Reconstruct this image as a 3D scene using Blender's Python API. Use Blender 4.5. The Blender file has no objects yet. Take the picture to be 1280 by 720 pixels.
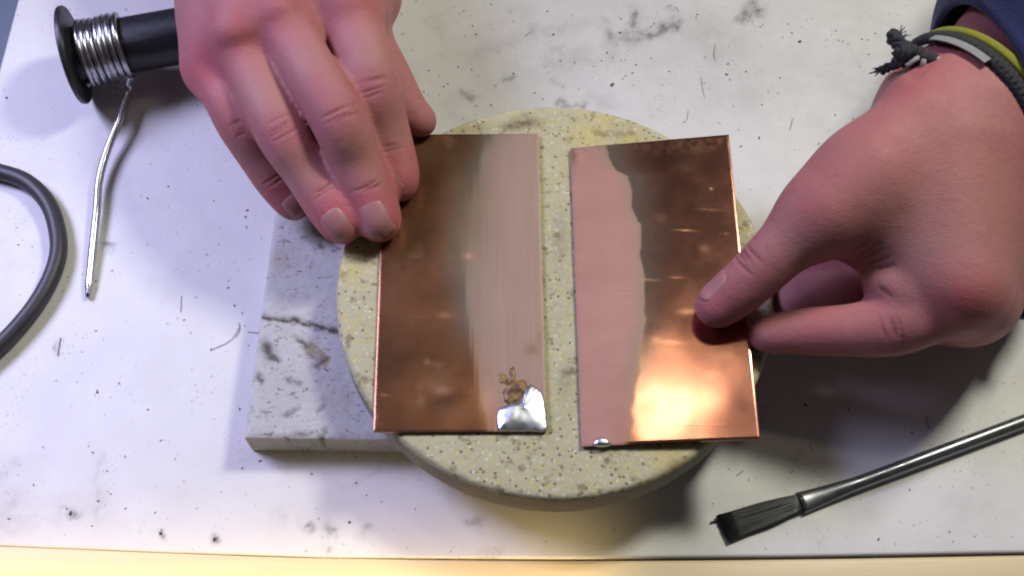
import bpy, bmesh, math, random
import numpy as np
from mathutils import Vector, Matrix

rnd = random.Random(7)
nrng = np.random.default_rng(11)
scn = bpy.context.scene
COL = scn.collection

# ------------------------------------------------------------------ camera
ELEV, FOC, DIST = math.radians(63.5), 1450.0, 0.426     # pitch below horizon, focal length in px of a 1280 wide frame, metres
CAM = np.array([0.0, -DIST * math.cos(ELEV), DIST * math.sin(ELEV)])
FWD = -CAM / DIST
RIGHT = np.array([1.0, 0.0, 0.0])
UP = np.cross(RIGHT, FWD)
cd = bpy.data.cameras.new('camera')
cam = bpy.data.objects.new('camera', cd)
COL.objects.link(cam)
cam.location = Vector(CAM)
cam.rotation_euler = Vector(FWD).to_track_quat('-Z', 'Y').to_euler()
cd.sensor_width = 36.0
cd.lens = 36.0 * FOC / 1280.0
cd.clip_start, cd.clip_end = 0.01, 50.0
scn.camera = cam

# ------------------------------------------------------------------ world, lamps, exposure
world = bpy.data.worlds.new('World')
scn.world = world
world.use_nodes = True
bg = world.node_tree.nodes['Background']
bg.inputs[0].default_value = (0.72, 0.70, 0.76, 1)
bg.inputs[1].default_value = 0.055


def area(name, loc, target, sx, sy, power, colour):
    l = bpy.data.lights.new(name, 'AREA')
    l.shape = 'RECTANGLE'
    l.size, l.size_y = sx, sy
    l.energy, l.color = power, colour
    o = bpy.data.objects.new(name, l)
    COL.objects.link(o)
    o.location = loc
    o.rotation_euler = (Vector(target) - Vector(loc)).to_track_quat('-Z', 'Y').to_euler()
    return o


area('bench_lamp', (0.30, 0.24, 0.56), (0.0, -0.02, 0.0), 0.11, 0.11, 2.8, (1.0, 0.99, 0.87))
area('small_lamp', (0.078, 0.150, 0.60), (0.05, -0.02, 0.0), 0.070, 0.038, 0.15, (1.0, 0.90, 0.66))
wl_ = area('window_light', (-0.52, 0.20, 0.52), (-0.17, -0.02, 0.0), 0.26, 0.26, 0.80, (0.60, 0.60, 1.0))
wl_.data.spread = math.radians(60)
sl_ = area('front_lamp', (-0.09, -0.140, 0.026), (-0.09, -0.113, 0.0), 0.24, 0.012, 0.038, (1.0, 0.74, 0.33))
sl_.data.spread = math.radians(58)
vs = scn.view_settings
vs.view_transform = 'Standard'
vs.look = 'None'
vs.exposure, vs.gamma = 0.0, 1.0
vs.use_curve_mapping = False
scn.cycles.filter_width = 2.1


# ------------------------------------------------------------------ helpers
def P(px, py, z=0.0):
    """World point at height z that the photograph shows at pixel (px, py)."""
    d = FOC * FWD + (px - 640) * RIGHT - (py - 360) * UP
    return CAM + d * ((z - CAM[2]) / d[2])


def I(pts):
    v = np.asarray(pts) - CAM
    w = v @ FWD
    return 640 + FOC * (v @ RIGHT) / w, 360 - FOC * (v @ UP) / w


def vnoise(x, y, seed=0):
    """Smooth value noise, 0..1."""
    x = np.asarray(x, float); y = np.asarray(y, float)
    xi = np.floor(x).astype(np.int64); yi = np.floor(y).astype(np.int64)
    fx = x - xi; fy = y - yi
    fx = fx * fx * (3 - 2 * fx); fy = fy * fy * (3 - 2 * fy)

    def h(a, b):
        n = (a * 374761393 + b * 668265263 + seed * 974634777) & 0x7fffffff
        n = ((n ^ (n >> 13)) * 1274126177) & 0x7fffffff
        return ((n ^ (n >> 16)) & 0xffff) / 65535.0
    return (h(xi, yi) * (1 - fx) + h(xi + 1, yi) * fx) * (1 - fy) + (h(xi, yi + 1) * (1 - fx) + h(xi + 1, yi + 1) * fx) * fy


def fbm(x, y, seed=0, o=4):
    s = 0; a = 0.5; t = 0
    for k in range(o):
        s = s + a * vnoise(np.asarray(x) * 2 ** k, np.asarray(y) * 2 ** k, seed + k); t += a; a *= .5
    return s / t


def sstep(a, b, x):
    t = np.clip((x - a) / (b - a), 0, 1)
    return t * t * (3 - 2 * t)


def link(name, me, mat=None, parent=None, smooth=True):
    o = bpy.data.objects.new(name, me)
    COL.objects.link(o)
    if mat is not None:
        me.materials.append(mat)
    if parent is not None:
        o.parent = parent
    if smooth:
        me.polygons.foreach_set('use_smooth', [True] * len(me.polygons))
    return o


def mesh_of(verts, faces, name='mesh'):
    me = bpy.data.meshes.new(name)
    me.from_pydata([tuple(v) for v in verts], [], [tuple(f) for f in faces])
    me.update()
    return me


def mesh_np(verts, quads, name='mesh'):
    me = bpy.data.meshes.new(name)
    v = np.asarray(verts, np.float32); q = np.asarray(quads, np.int32)
    me.vertices.add(len(v)); me.vertices.foreach_set('co', v.ravel())
    me.loops.add(q.size); me.loops.foreach_set('vertex_index', q.ravel())
    me.polygons.add(len(q)); me.polygons.foreach_set('loop_start', np.arange(0, q.size, 4, dtype=np.int32))
    me.update(calc_edges=True)
    return me


def set_attr(me, name, cols):
    """cols: n x 3 -> a colour attribute of masks."""
    c = np.ones((len(me.vertices), 4), np.float32)
    k = cols.shape[1]
    c[:, :k] = cols
    me.attributes.new(name, 'FLOAT_COLOR', 'POINT').data.foreach_set('color', c.ravel())


def tag(o, label=None, cat=None, group=None, kind=None):
    if label: o['label'] = label
    if cat: o['category'] = cat
    if group: o['group'] = group
    if kind: o['kind'] = kind
    return o


def empty(name, loc):
    o = bpy.data.objects.new(name, None)
    COL.objects.link(o)
    o.empty_display_size = 0.01
    o.location = Vector(loc)
    return o


def under(o, root):
    """Parent o to root while it stays where it was built."""
    o.parent = root
    o.matrix_parent_inverse = Matrix.Translation(root.location).inverted()
    return o


def catmull(pts, n):
    """Smooth path through points (any dimension); n samples per span."""
    p = np.asarray(pts, float)
    q = np.vstack([2 * p[0] - p[1], p, 2 * p[-1] - p[-2]])
    out = []
    for i in range(1, len(q) - 2):
        for k in range(n):
            t = k / n
            a, b, c, d = q[i - 1], q[i], q[i + 1], q[i + 2]
            out.append(.5 * (2 * b + (c - a) * t + (2 * a - 5 * b + 4 * c - d) * t * t + (3 * b - a - 3 * c + d) * t ** 3))
    out.append(p[-1])
    return np.array(out)


def tube_geo(path, radii, seg=14, cap=True, flat=None):
    """Sweep a circle along a path. flat: optional (side, up, ws, wu) arrays per point for elliptical sections."""
    path = np.asarray(path, float); n = len(path)
    radii = np.broadcast_to(np.asarray(radii, float), (n,))
    tan = np.gradient(path, axis=0)
    tan /= np.linalg.norm(tan, axis=1)[:, None]
    ref = np.array([0, 0, 1.0]) if abs(tan[0][2]) < .9 else np.array([1.0, 0, 0])
    s = np.cross(tan[0], ref); s /= np.linalg.norm(s)
    V = []; Fc = []
    for i in range(n):
        s = s - tan[i] * (s @ tan[i]); s /= np.linalg.norm(s)
        u = np.cross(s, tan[i])
        for k in range(seg):
            a = 2 * math.pi * k / seg
            w, h = (1, 1) if flat is None else flat[i]
            V.append(path[i] + radii[i] * (math.cos(a) * s * w + math.sin(a) * u * h))
    for i in range(n - 1):
        for k in range(seg):
            a = i * seg + k; b = i * seg + (k + 1) % seg
            Fc.append((a, b, b + seg, a + seg))
    if cap:
        Fc.append(tuple(range(seg))[::-1]); Fc.append(tuple((n - 1) * seg + k for k in range(seg)))
    return V, Fc


def tube(name, path, radii, mat, parent=None, seg=14, flat=None):
    V, Fc = tube_geo(path, radii, seg, True, flat)
    me = mesh_of(V, Fc, name)
    bm = bmesh.new(); bm.from_mesh(me); bmesh.ops.recalc_face_normals(bm, faces=bm.faces); bm.to_mesh(me); bm.free()
    return link(name, me, mat, parent)


def join_geo(parts):
    V = []; Fc = []
    for v, f in parts:
        o = len(V); V += list(v); Fc += [tuple(i + o for i in q) for q in f]
    return V, Fc


def lathe(name, prof, a, b, mat, parent=None, seg=64):
    """prof: list of (t along a->b in metres, radius)."""
    a = np.asarray(a, float); b = np.asarray(b, float)
    ax = (b - a) / np.linalg.norm(b - a)
    s = np.cross(ax, [0, 0, 1.0]); s /= np.linalg.norm(s); u = np.cross(s, ax)
    V = []; Fc = []
    for t, r in prof:
        for k in range(seg):
            an = 2 * math.pi * k / seg
            V.append(a + ax * t + r * (math.cos(an) * s + math.sin(an) * u))
    for i in range(len(prof) - 1):
        for k in range(seg):
            p = i * seg + k; q = i * seg + (k + 1) % seg
            Fc.append((p, q, q + seg, p + seg))
    Fc.append(tuple(range(seg))[::-1]); Fc.append(tuple((len(prof) - 1) * seg + k for k in range(seg)))
    me = mesh_of(V, Fc, name)
    bm = bmesh.new(); bm.from_mesh(me); bmesh.ops.recalc_face_normals(bm, faces=bm.faces); bm.to_mesh(me); bm.free()
    o = link(name, me, mat, parent)
    for e in me.edges:
        pass
    me.set_sharp_from_angle(angle=math.radians(35))
    return o


# ------------------------------------------------------------------ material helper
class Mat:
    def __init__(self, name):
        self.m = bpy.data.materials.new(name)
        self.m.use_nodes = True
        self.nt = self.m.node_tree
        self.b = self.nt.nodes['Principled BSDF']
        self.out = self.nt.nodes['Material Output']
        self.tc = self.nt.nodes.new('ShaderNodeTexCoord')
        self.obj = self.tc.outputs['Object']

    def put(self, sock, v):
        if isinstance(v, bpy.types.NodeSocket):
            self.nt.links.new(v, sock)
        elif isinstance(v, (tuple, list)):
            sock.default_value = tuple(v) + ((1.0,) if len(v) == 3 and len(sock.default_value) == 4 else ())
        else:
            sock.default_value = v

    def set(self, **kw):
        for k, v in kw.items():
            self.put(self.b.inputs[k.replace('_', ' ')], v)
        return self

    def map(self, scale=(1, 1, 1), rot=(0, 0, 0), vec=None):
        n = self.nt.nodes.new('ShaderNodeMapping')
        self.nt.links.new(vec or self.obj, n.inputs[0])
        n.inputs['Scale'].default_value = scale
        n.inputs['Rotation'].default_value = rot
        return n.outputs[0]

    def noise(self, scale, detail=4, rough=.55, vec=None, dist=0.0, w=None):
        n = self.nt.nodes.new('ShaderNodeTexNoise')
        if w is not None:
            n.noise_dimensions = '4D'; n.inputs['W'].default_value = w
        self.nt.links.new(vec or self.obj, n.inputs['Vector'])
        n.inputs['Scale'].default_value = scale
        n.inputs['Detail'].default_value = detail
        n.inputs['Roughness'].default_value = rough
        n.inputs['Distortion'].default_value = dist
        return n.outputs['Fac']

    def voro(self, scale, feature='F1', out='Distance', vec=None, rand=1.0):
        n = self.nt.nodes.new('ShaderNodeTexVoronoi')
        n.feature = feature
        self.nt.links.new(vec or self.obj, n.inputs['Vector'])
        n.inputs['Scale'].default_value = scale
        n.inputs['Randomness'].default_value = rand
        return n.outputs[out]

    def ramp(self, fac, a, b, lo=0.0, hi=1.0):
        n = self.nt.nodes.new('ShaderNodeMapRange')
        n.interpolation_type = 'SMOOTHSTEP'
        self.put(n.inputs['Value'], fac)
        n.inputs['From Min'].default_value = a; n.inputs['From Max'].default_value = b
        n.inputs['To Min'].default_value = lo; n.inputs['To Max'].default_value = hi
        return n.outputs[0]

    def mix(self, fac, a, b, mode='MIX'):
        n = self.nt.nodes.new('ShaderNodeMix')
        n.data_type = 'RGBA'; n.blend_type = mode
        self.put(n.inputs[0], fac); self.put(n.inputs[6], a); self.put(n.inputs[7], b)
        return n.outputs[2]

    def math(self, op, a, b=0.0):
        n = self.nt.nodes.new('ShaderNodeMath'); n.operation = op
        self.put(n.inputs[0], a); self.put(n.inputs[1], b)
        return n.outputs[0]

    def attr(self, name):
        n = self.nt.nodes.new('ShaderNodeAttribute'); n.attribute_name = name
        s = self.nt.nodes.new('ShaderNodeSeparateColor')
        self.nt.links.new(n.outputs['Color'], s.inputs[0])
        return s.outputs[0], s.outputs[1], s.outputs[2]

    def bump(self, height, strength=.3, dist=.0003):
        n = self.nt.nodes.new('ShaderNodeBump')
        n.inputs['Strength'].default_value = strength
        n.inputs['Distance'].default_value = dist
        self.put(n.inputs['Height'], height)
        self.nt.links.new(n.outputs[0], self.b.inputs['Normal'])
        return self


def plain(name, col, rough=.5, metal=0.0, var=.15, scale=300, bump=0.0):
    m = Mat(name)
    f = m.noise(scale, 5)
    dark = tuple(c * (1 - var) for c in col); lite = tuple(min(1, c * (1 + var)) for c in col)
    m.set(Base_Color=m.mix(f, dark, lite), Roughness=m.ramp(f, .2, .8, max(0.02, rough - .08), rough + .08), Metallic=metal)
    if bump:
        m.bump(f, bump)
    return m.m


# ================================================================== SETTING
# ---- tabletop: worn white painted board
def make_tabletop():
    la, lb = P(23, 0), P(0, 88)
    slope = (la[0] - lb[0]) / (la[1] - lb[1])
    fe = np.array([P(x, y, 0)[:2] for x, y in ((-200, 676), (0, 682), (200, 690), (420, 697), (700, 697.5), (1000, 695), (1280, 690), (1500, 686))])
    nu, nv = 620, 500
    x1 = 0.40; y1 = 0.42
    yy0 = np.linspace(0, 1, nv)
    V = np.zeros((nv, nu, 3))
    u = np.linspace(0, 1, nu)
    for j, t in enumerate(yy0):
        y = -0.097 + t * (y1 + 0.097)
        xl = la[0] + slope * (y - la[1])
        x = xl + u * (x1 - xl)
        V[j, :, 0] = x
        fy = np.interp(x, fe[:, 0], fe[:, 1])
        V[j, :, 1] = fy + t * (y1 - fy)
    V = V.reshape(-1, 3)
    px, py = I(V)
    # grime strokes with (points, width px, strength)
    G = np.zeros(len(V)); K = np.zeros(len(V))
    NS = fbm(px / 9, py / 9, 77, 3)
    wx = px + (fbm(px / 14, py / 14, 61) - .5) * 22 + (fbm(px / 4, py / 4, 63, 2) - .5) * 5
    wy = py + (fbm(px / 14, py / 14, 62) - .5) * 22 + (fbm(px / 4, py / 4, 64, 2) - .5) * 5
    strokes = [
        ([(772, 51), (815, 42), (846, 31)], 7, .75), ([(560, 72), (620, 62), (665, 42)], 9, .32), ([(665, 42), (725, 33)], 10, .42),
        ([(790, 20), (791, 30)], 6, .8), ([(752, 24), (754, 28)], 6, .6), ([(764, 40), (768, 48)], 4, .6), ([(836, 8), (842, 14)], 3, .7),
        ([(935, 12), (950, 10)], 9, .95), ([(925, 20), (932, 24)], 5, .8), ([(540, 25), (552, 45)], 9, .35), ([(575, 115), (595, 121)], 5, .55),
        ([(742, 122), (760, 128)], 8, .5), ([(690, 105), (705, 110)], 6, .35), ([(560, 128), (572, 150)], 7, .35), ([(633, 97), (640, 93)], 3, .6),
        ([(680, 70), (760, 60)], 14, .25), ([(690, 90), (760, 75)], 14, .2), ([(600, 105), (720, 70)], 18, .18),
        ([(700, 131), (730, 132)], 4, .6), ([(1060, 50), (1070, 110)], 22, .22), ([(870, 20), (905, 60)], 20, .2),
        ([(125, 560), (118, 655)], 5, .35), ([(0, 655), (110, 640)], 30, .38), ([(0, 600), (22, 570)], 6, .4), ([(20, 620), (0, 640)], 10, .35),
        ([(88, 640), (92, 644)], 5, .95), ([(412, 662), (418, 664)], 8, .8), ([(380, 655), (388, 660)], 6, .6), ([(455, 665), (462, 660)], 6, .6),
        ([(350, 640), (352, 655)], 7, .35), ([(268, 673), (270, 675)], 5, .9), ([(201, 665), (204, 668)], 4, .95), ([(408, 688), (409, 690)], 5, .7),
        ([(130, 308), (138, 311)], 4, .75), ([(76, 425), (72, 445)], 3, .6), ([(60, 160), (50, 320)], 30, .12), ([(150, 220), (170, 260)], 14, .22),
        ([(470, 572), (500, 585)], 12, .5), ([(480, 560), (560, 615)], 14, .45), ([(430, 610), (470, 590)], 5, .35), ([(585, 655), (600, 650)], 6, .6),
        ([(1080, 640), (1085, 650)], 16, .25), ([(1200, 640), (1280, 630)], 18, .15), ([(605, 690), (630, 688)], 6, .5), ([(340, 160), (332, 180)], 5, .3),
        ([(0, 300), (12, 330)], 9, .25), ([(5, 430), (30, 460)], 8, .2), ([(1150, 470), (1280, 430)], 40, .22), ([(1000, 570), (980, 610)], 8, .3),
        ([(900, 30), (890, 130)], 16, .12), ([(680, 0), (640, 20)], 14, .15),
    ]
    for pts, w, s in strokes:
        d = np.full(len(V), 1e9)
        for (ax, ay), (bx, by) in zip(pts[:-1], pts[1:]):
            bxx, byy = bx - ax, by - ay
            t = np.clip(((wx - ax) * bxx + (wy - ay) * byy) / (bxx * bxx + byy * byy), 0, 1)
            d = np.minimum(d, np.hypot(wx - ax - t * bxx, wy - ay - t * byy))
        n = NS
        g = s * np.exp(-np.maximum(d / w, 0) ** 1.5 * 1.2) * (.45 + .55 * sstep(.25, .7, n))
        if s > .5:
            K = np.maximum(K, g)
        else:
            G = G + g * .55
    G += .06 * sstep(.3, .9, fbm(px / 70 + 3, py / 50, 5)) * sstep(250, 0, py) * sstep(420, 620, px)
    G += .26 * sstep(380, 40, py) * sstep(380, 640, px) * (.8 + .4 * fbm(px / 60, py / 60, 51))  # light falloff toward the upper right painted into the grey, with some real smudging
    G += .10 * sstep(.3, .9, fbm(px / 110, py / 90, 9))
    idx = np.arange(nv * nu).reshape(nv, nu)
    Q = np.stack([idx[:-1, :-1], idx[:-1, 1:], idx[1:, 1:], idx[1:, :-1]], -1).reshape(-1, 4)
    V[:, 2] += (fbm(px / 60, py / 60, 40, 3) - .5) * .0003 - .00008
    # skirts on the front and left
    n0 = len(V)
    fr = V[idx[0]].copy(); fr[:, 2] = -.02
    lf = V[idx[:, 0]].copy(); lf[:, 2] = -.02
    V2 = np.vstack([V, fr, lf])
    a = idx[0]; b = n0 + np.arange(nu)
    Qf = np.stack([a[:-1], b[:-1], b[1:], a[1:]], -1)
    c = idx[:, 0]; d = n0 + nu + np.arange(nv)
    Ql = np.stack([c[:-1], c[1:], d[1:], d[:-1]], -1)
    me = mesh_np(V2, np.vstack([Q, Qf, Ql]), 'tabletop')
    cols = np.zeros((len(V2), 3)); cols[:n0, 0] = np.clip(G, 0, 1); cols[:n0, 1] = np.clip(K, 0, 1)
    set_attr(me, 'dirt_shade', cols)  # first channel: smudges plus the painted light falloff
    m = Mat('worn_white_board')
    g, k, _ = m.attr('dirt_shade')
    base = m.mix(m.noise(14, 6, .6), (.66, .65, .625), (.80, .785, .745))
    base = m.mix(m.math('MULTIPLY', m.ramp(m.noise(38, 6, .65), .45, .75), .22), base, (.56, .53, .50))
    # short scuffs, two directions
    for rz, sc, w in ((.35, (160, 18, 1), 1.0), (-.9, (140, 22, 1), 4.0)):
        f = m.noise(1.0, 5, .7, m.map(sc, (0, 0, rz)), .6, w)
        base = m.mix(m.math('MULTIPLY', m.ramp(f, .68, .78), .2), base, (.40, .38, .37))
    f = m.ramp(m.noise(420, 3, .6), .665, .73)
    base = m.mix(m.math('MULTIPLY', f, .7), base, (.24, .22, .20))
    base = m.mix(m.math('MULTIPLY', m.ramp(m.noise(55, 4), .52, .68), m.math('MULTIPLY', m.ramp(m.noise(900, 2), .58, .66), .45)), base, (.30, .28, .26))
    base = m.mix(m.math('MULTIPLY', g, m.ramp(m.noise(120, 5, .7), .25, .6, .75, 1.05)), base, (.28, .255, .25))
    base = m.mix(m.math('MULTIPLY', k, m.ramp(m.noise(260, 5, .7), .3, .6, .5, 1.15)), base, (.075, .065, .07))
    m.set(Base_Color=base, Roughness=m.ramp(m.noise(60, 4), .3, .7, .46, .64))
    m.b.inputs['Specular IOR Level'].default_value = .35
    m.bump(m.noise(500, 5, .7), .18, .0004)
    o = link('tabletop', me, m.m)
    tag(o, 'white worn painted benchtop with grey scuffs and dark specks', kind='structure')
    return o


make_tabletop()


# ---- yellow wooden lipping in front of the board, and the lower bench beyond its left edge
def make_lipping():
    fe = [P(x, y, 0) for x, y in ((-300, 673), (0, 682), (200, 690), (420, 697), (700, 697.5), (1000, 695), (1280, 690), (1600, 684))]
    V = []; Fc = []
    path = catmull([f[:2] for f in fe], 10)
    n = len(path)
    prof = [(-.0006, -.012), (-.0005, -.0022), (-.0010, -.0012), (-.0022, -.0010), (-.03, -.0012), (-.0312, -.0025), (-.0312, -.02)]
    for x, y in path:
        g = float(sstep(-.06, .03, x))
        for q, (dy, z) in enumerate(prof):
            if q < 4:
                dy = dy * (.25 + .75 * g); z = z * (.25 + .75 * g) if q else z
            V.append((x, y + dy, z))
    k = len(prof)
    for i in range(n - 1):
        for j in range(k - 1):
            Fc.append((i * k + j, i * k + j + 1, (i + 1) * k + j + 1, (i + 1) * k + j))
    me = mesh_of(V, Fc, 'wooden_lipping')
    bm = bmesh.new(); bm.from_mesh(me); bmesh.ops.recalc_face_normals(bm, faces=bm.faces)
    bm.faces.ensure_lookup_table()
    bm.to_mesh(me); bm.free()
    m = Mat('pale_pine')
    f = m.noise(1, 5, .6, m.map((14, 260, 40)), .8)
    m.set(Base_Color=m.mix(f, (.70, .54, .28), (.82, .68, .42)), Roughness=.45)
    m.bump(f, .2)
    tag(link('wooden_lipping', me, m.m), 'pale yellow pine strip along the front edge of the white benchtop', 'edge strip')


make_lipping()
bench = mesh_of([(-1.2, -.6, -.045), (1.0, -.6, -.045), (1.0, .9, -.045), (-1.2, .9, -.045)], [(0, 1, 2, 3)], 'floor')
tag(link('floor', bench, plain('blue_grey_floor', (.22, .27, .32), .6, scale=40)), 'blue grey surface below the left edge of the benchtop', kind='structure')


# ================================================================== BLOCK AND DISC
BZ, DZ = 0.0142, 0.0320           # top of the square block, top of the disc


def make_block():
    tl, bl = P(345, 256, BZ), P(305, 546, BZ)
    w = 0.100
    ex = np.array([1, -0.015, 0]); ex /= np.linalg.norm(ex)
    tr, br = tl + ex * w, bl + ex * w
    nu, nv = 150, 130
    u, v = np.meshgrid(np.linspace(0, 1, nu), np.linspace(0, 1, nv))
    u = u.ravel()[:, None]; v = v.ravel()[:, None]
    V = (tl * (1 - u) + tr * u) * (1 - v) + (bl * (1 - u) + br * u) * v
    V[:, 2] = BZ
    px, py = I(V)
    ed = np.minimum(np.minimum(u, 1 - u) * w, np.minimum(v, 1 - v) * .095).ravel()
    chip = fbm(px / 7, py / 7, 3)
    V[:, 2] -= .0009 * np.exp(-ed / .0009) * (.35 + 1.2 * chip)
    V[:, 2] += (fbm(px / 5, py / 5, 8) - .5) * .0005
    wx = px + (fbm(px / 6, py / 6, 71, 3) - .5) * 9; wy = py + (fbm(px / 6, py / 6, 72, 3) - .5) * 9
    dark = np.zeros(len(V)); tan = np.zeros(len(V))
    marks = [([(330, 396), (350, 399), (380, 404), (420, 415)], 3.4, 1.0), ([(332, 432), (338, 446)], 7, .9), ([(343, 444), (346, 450)], 4, .9), ([(322, 470), (326, 478)], 4, .8),
             ([(372, 424), (384, 432)], 4, .8), ([(396, 458), (409, 446)], 3, .8), ([(385, 443), (390, 446)], 3, .6), ([(400, 306), (404, 310)], 3, .8), ([(412, 300), (416, 306)], 3, .6),
             ([(356, 520), (375, 510)], 3, .55), ([(398, 513), (404, 508)], 2.5, .6), ([(362, 475), (372, 480)], 4, .5), ([(360, 440), (440, 470)], 5, .0),
             ([(400, 545), (408, 540)], 4, .6), ([(370, 541), (390, 543)], 3, .5), ([(330, 515), (334, 520)], 3, .4)]
    for pts, wd, s in marks:
        d = np.full(len(V), 1e9)
        for (ax, ay), (bx, by) in zip(pts[:-1], pts[1:]):
            bxx, byy = bx - ax, by - ay
            t = np.clip(((wx - ax) * bxx + (wy - ay) * byy) / (bxx * bxx + byy * byy), 0, 1)
            d = np.minimum(d, np.hypot(wx - ax - t * bxx, wy - ay - t * byy))
        dark = np.maximum(dark, s * np.exp(-(d / wd) ** 2) * sstep(.25, .55, fbm(px / 5, py / 5, int(pts[0][0]), 3) + .2))
    V[:, 2] -= dark * .0005
    # tan scorched diamond and a grey bloom
    a = math.radians(42); rx = (px - 396) * math.cos(a) + (py - 442) * math.sin(a); ry = -(px - 396) * math.sin(a) + (py - 442) * math.cos(a)
    tan = sstep(22, 17, np.abs(rx)) * sstep(9, 6, np.abs(ry)) * sstep(.2, .55, fbm(px / 6, py / 6, 21)) * .8
    tan = np.maximum(tan, .35 * np.exp(-((px - 352) ** 2 / 300 + (py - 325) ** 2 / 200)) + .25 * np.exp(-((px - 425) ** 2 / 200 + (py - 500) ** 2 / 400)))
    bloom = .5 * np.exp(-((px - 365) ** 2 / 1400 + (py - 478) ** 2 / 700)) + .35 * np.exp(-((px - 345) ** 2 / 500 + (py - 410) ** 2 / 400))
    idx = np.arange(nv * nu).reshape(nv, nu)
    Q = [tuple(q) for q in np.stack([idx[:-1, :-1], idx[1:, :-1], idx[1:, 1:], idx[:-1, 1:]], -1).reshape(-1, 4)]
    ring = list(idx[0, :]) + list(idx[1:, -1]) + list(idx[-1, -2::-1]) + list(idx[-2:0:-1, 0])
    n0 = len(V)
    low = V[ring].copy(); low[:, 2] = .0004
    m_ = len(ring)
    for k in range(m_):
        Q.append((ring[k], ring[(k + 1) % m_], n0 + (k + 1) % m_, n0 + k))
    Q.append(tuple(n0 + k for k in range(m_))[::-1])
    VV = np.vstack([V, low])
    me = mesh_of(VV, Q, 'firing_block')
    bm = bmesh.new(); bm.from_mesh(me); bmesh.ops.recalc_face_normals(bm, faces=bm.faces); bm.to_mesh(me); bm.free()
    c = np.zeros((len(VV), 3)); c[:n0, 0] = dark; c[:n0, 1] = tan; c[:n0, 2] = bloom
    set_attr(me, 'dirt_shade', c)
    m = Mat('fibrous_grey_block')
    d, t, b = m.attr('dirt_shade')
    base = m.mix(m.noise(70, 6, .65), (.46, .45, .43), (.56, .55, .525))
    base = m.mix(m.math('MULTIPLY', m.ramp(m.noise(170, 5, .7), .5, .7), .22), base, (.68, .67, .64))
    base = m.mix(m.math('MULTIPLY', b, .6), base, (.36, .33, .32))
    base = m.mix(m.math('MULTIPLY', m.ramp(m.noise(1, 4, .7, m.map((330, 520, 300)), 1.2), .57, .66), .85), base, (.13, .105, .09))
    base = m.mix(t, base, (.33, .25, .13))
    base = m.mix(d, base, (.06, .045, .035))
    m.set(Base_Color=base, Roughness=.9)
    m.bump(m.noise(420, 6, .75), .55, .0006)
    o = link('firing_block', me, m.m)
    me.set_sharp_from_angle(angle=math.radians(50))
    tag(o, 'square chalky grey fibre block with a dark crack, under the round disc', 'heat block')


make_block()


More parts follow.
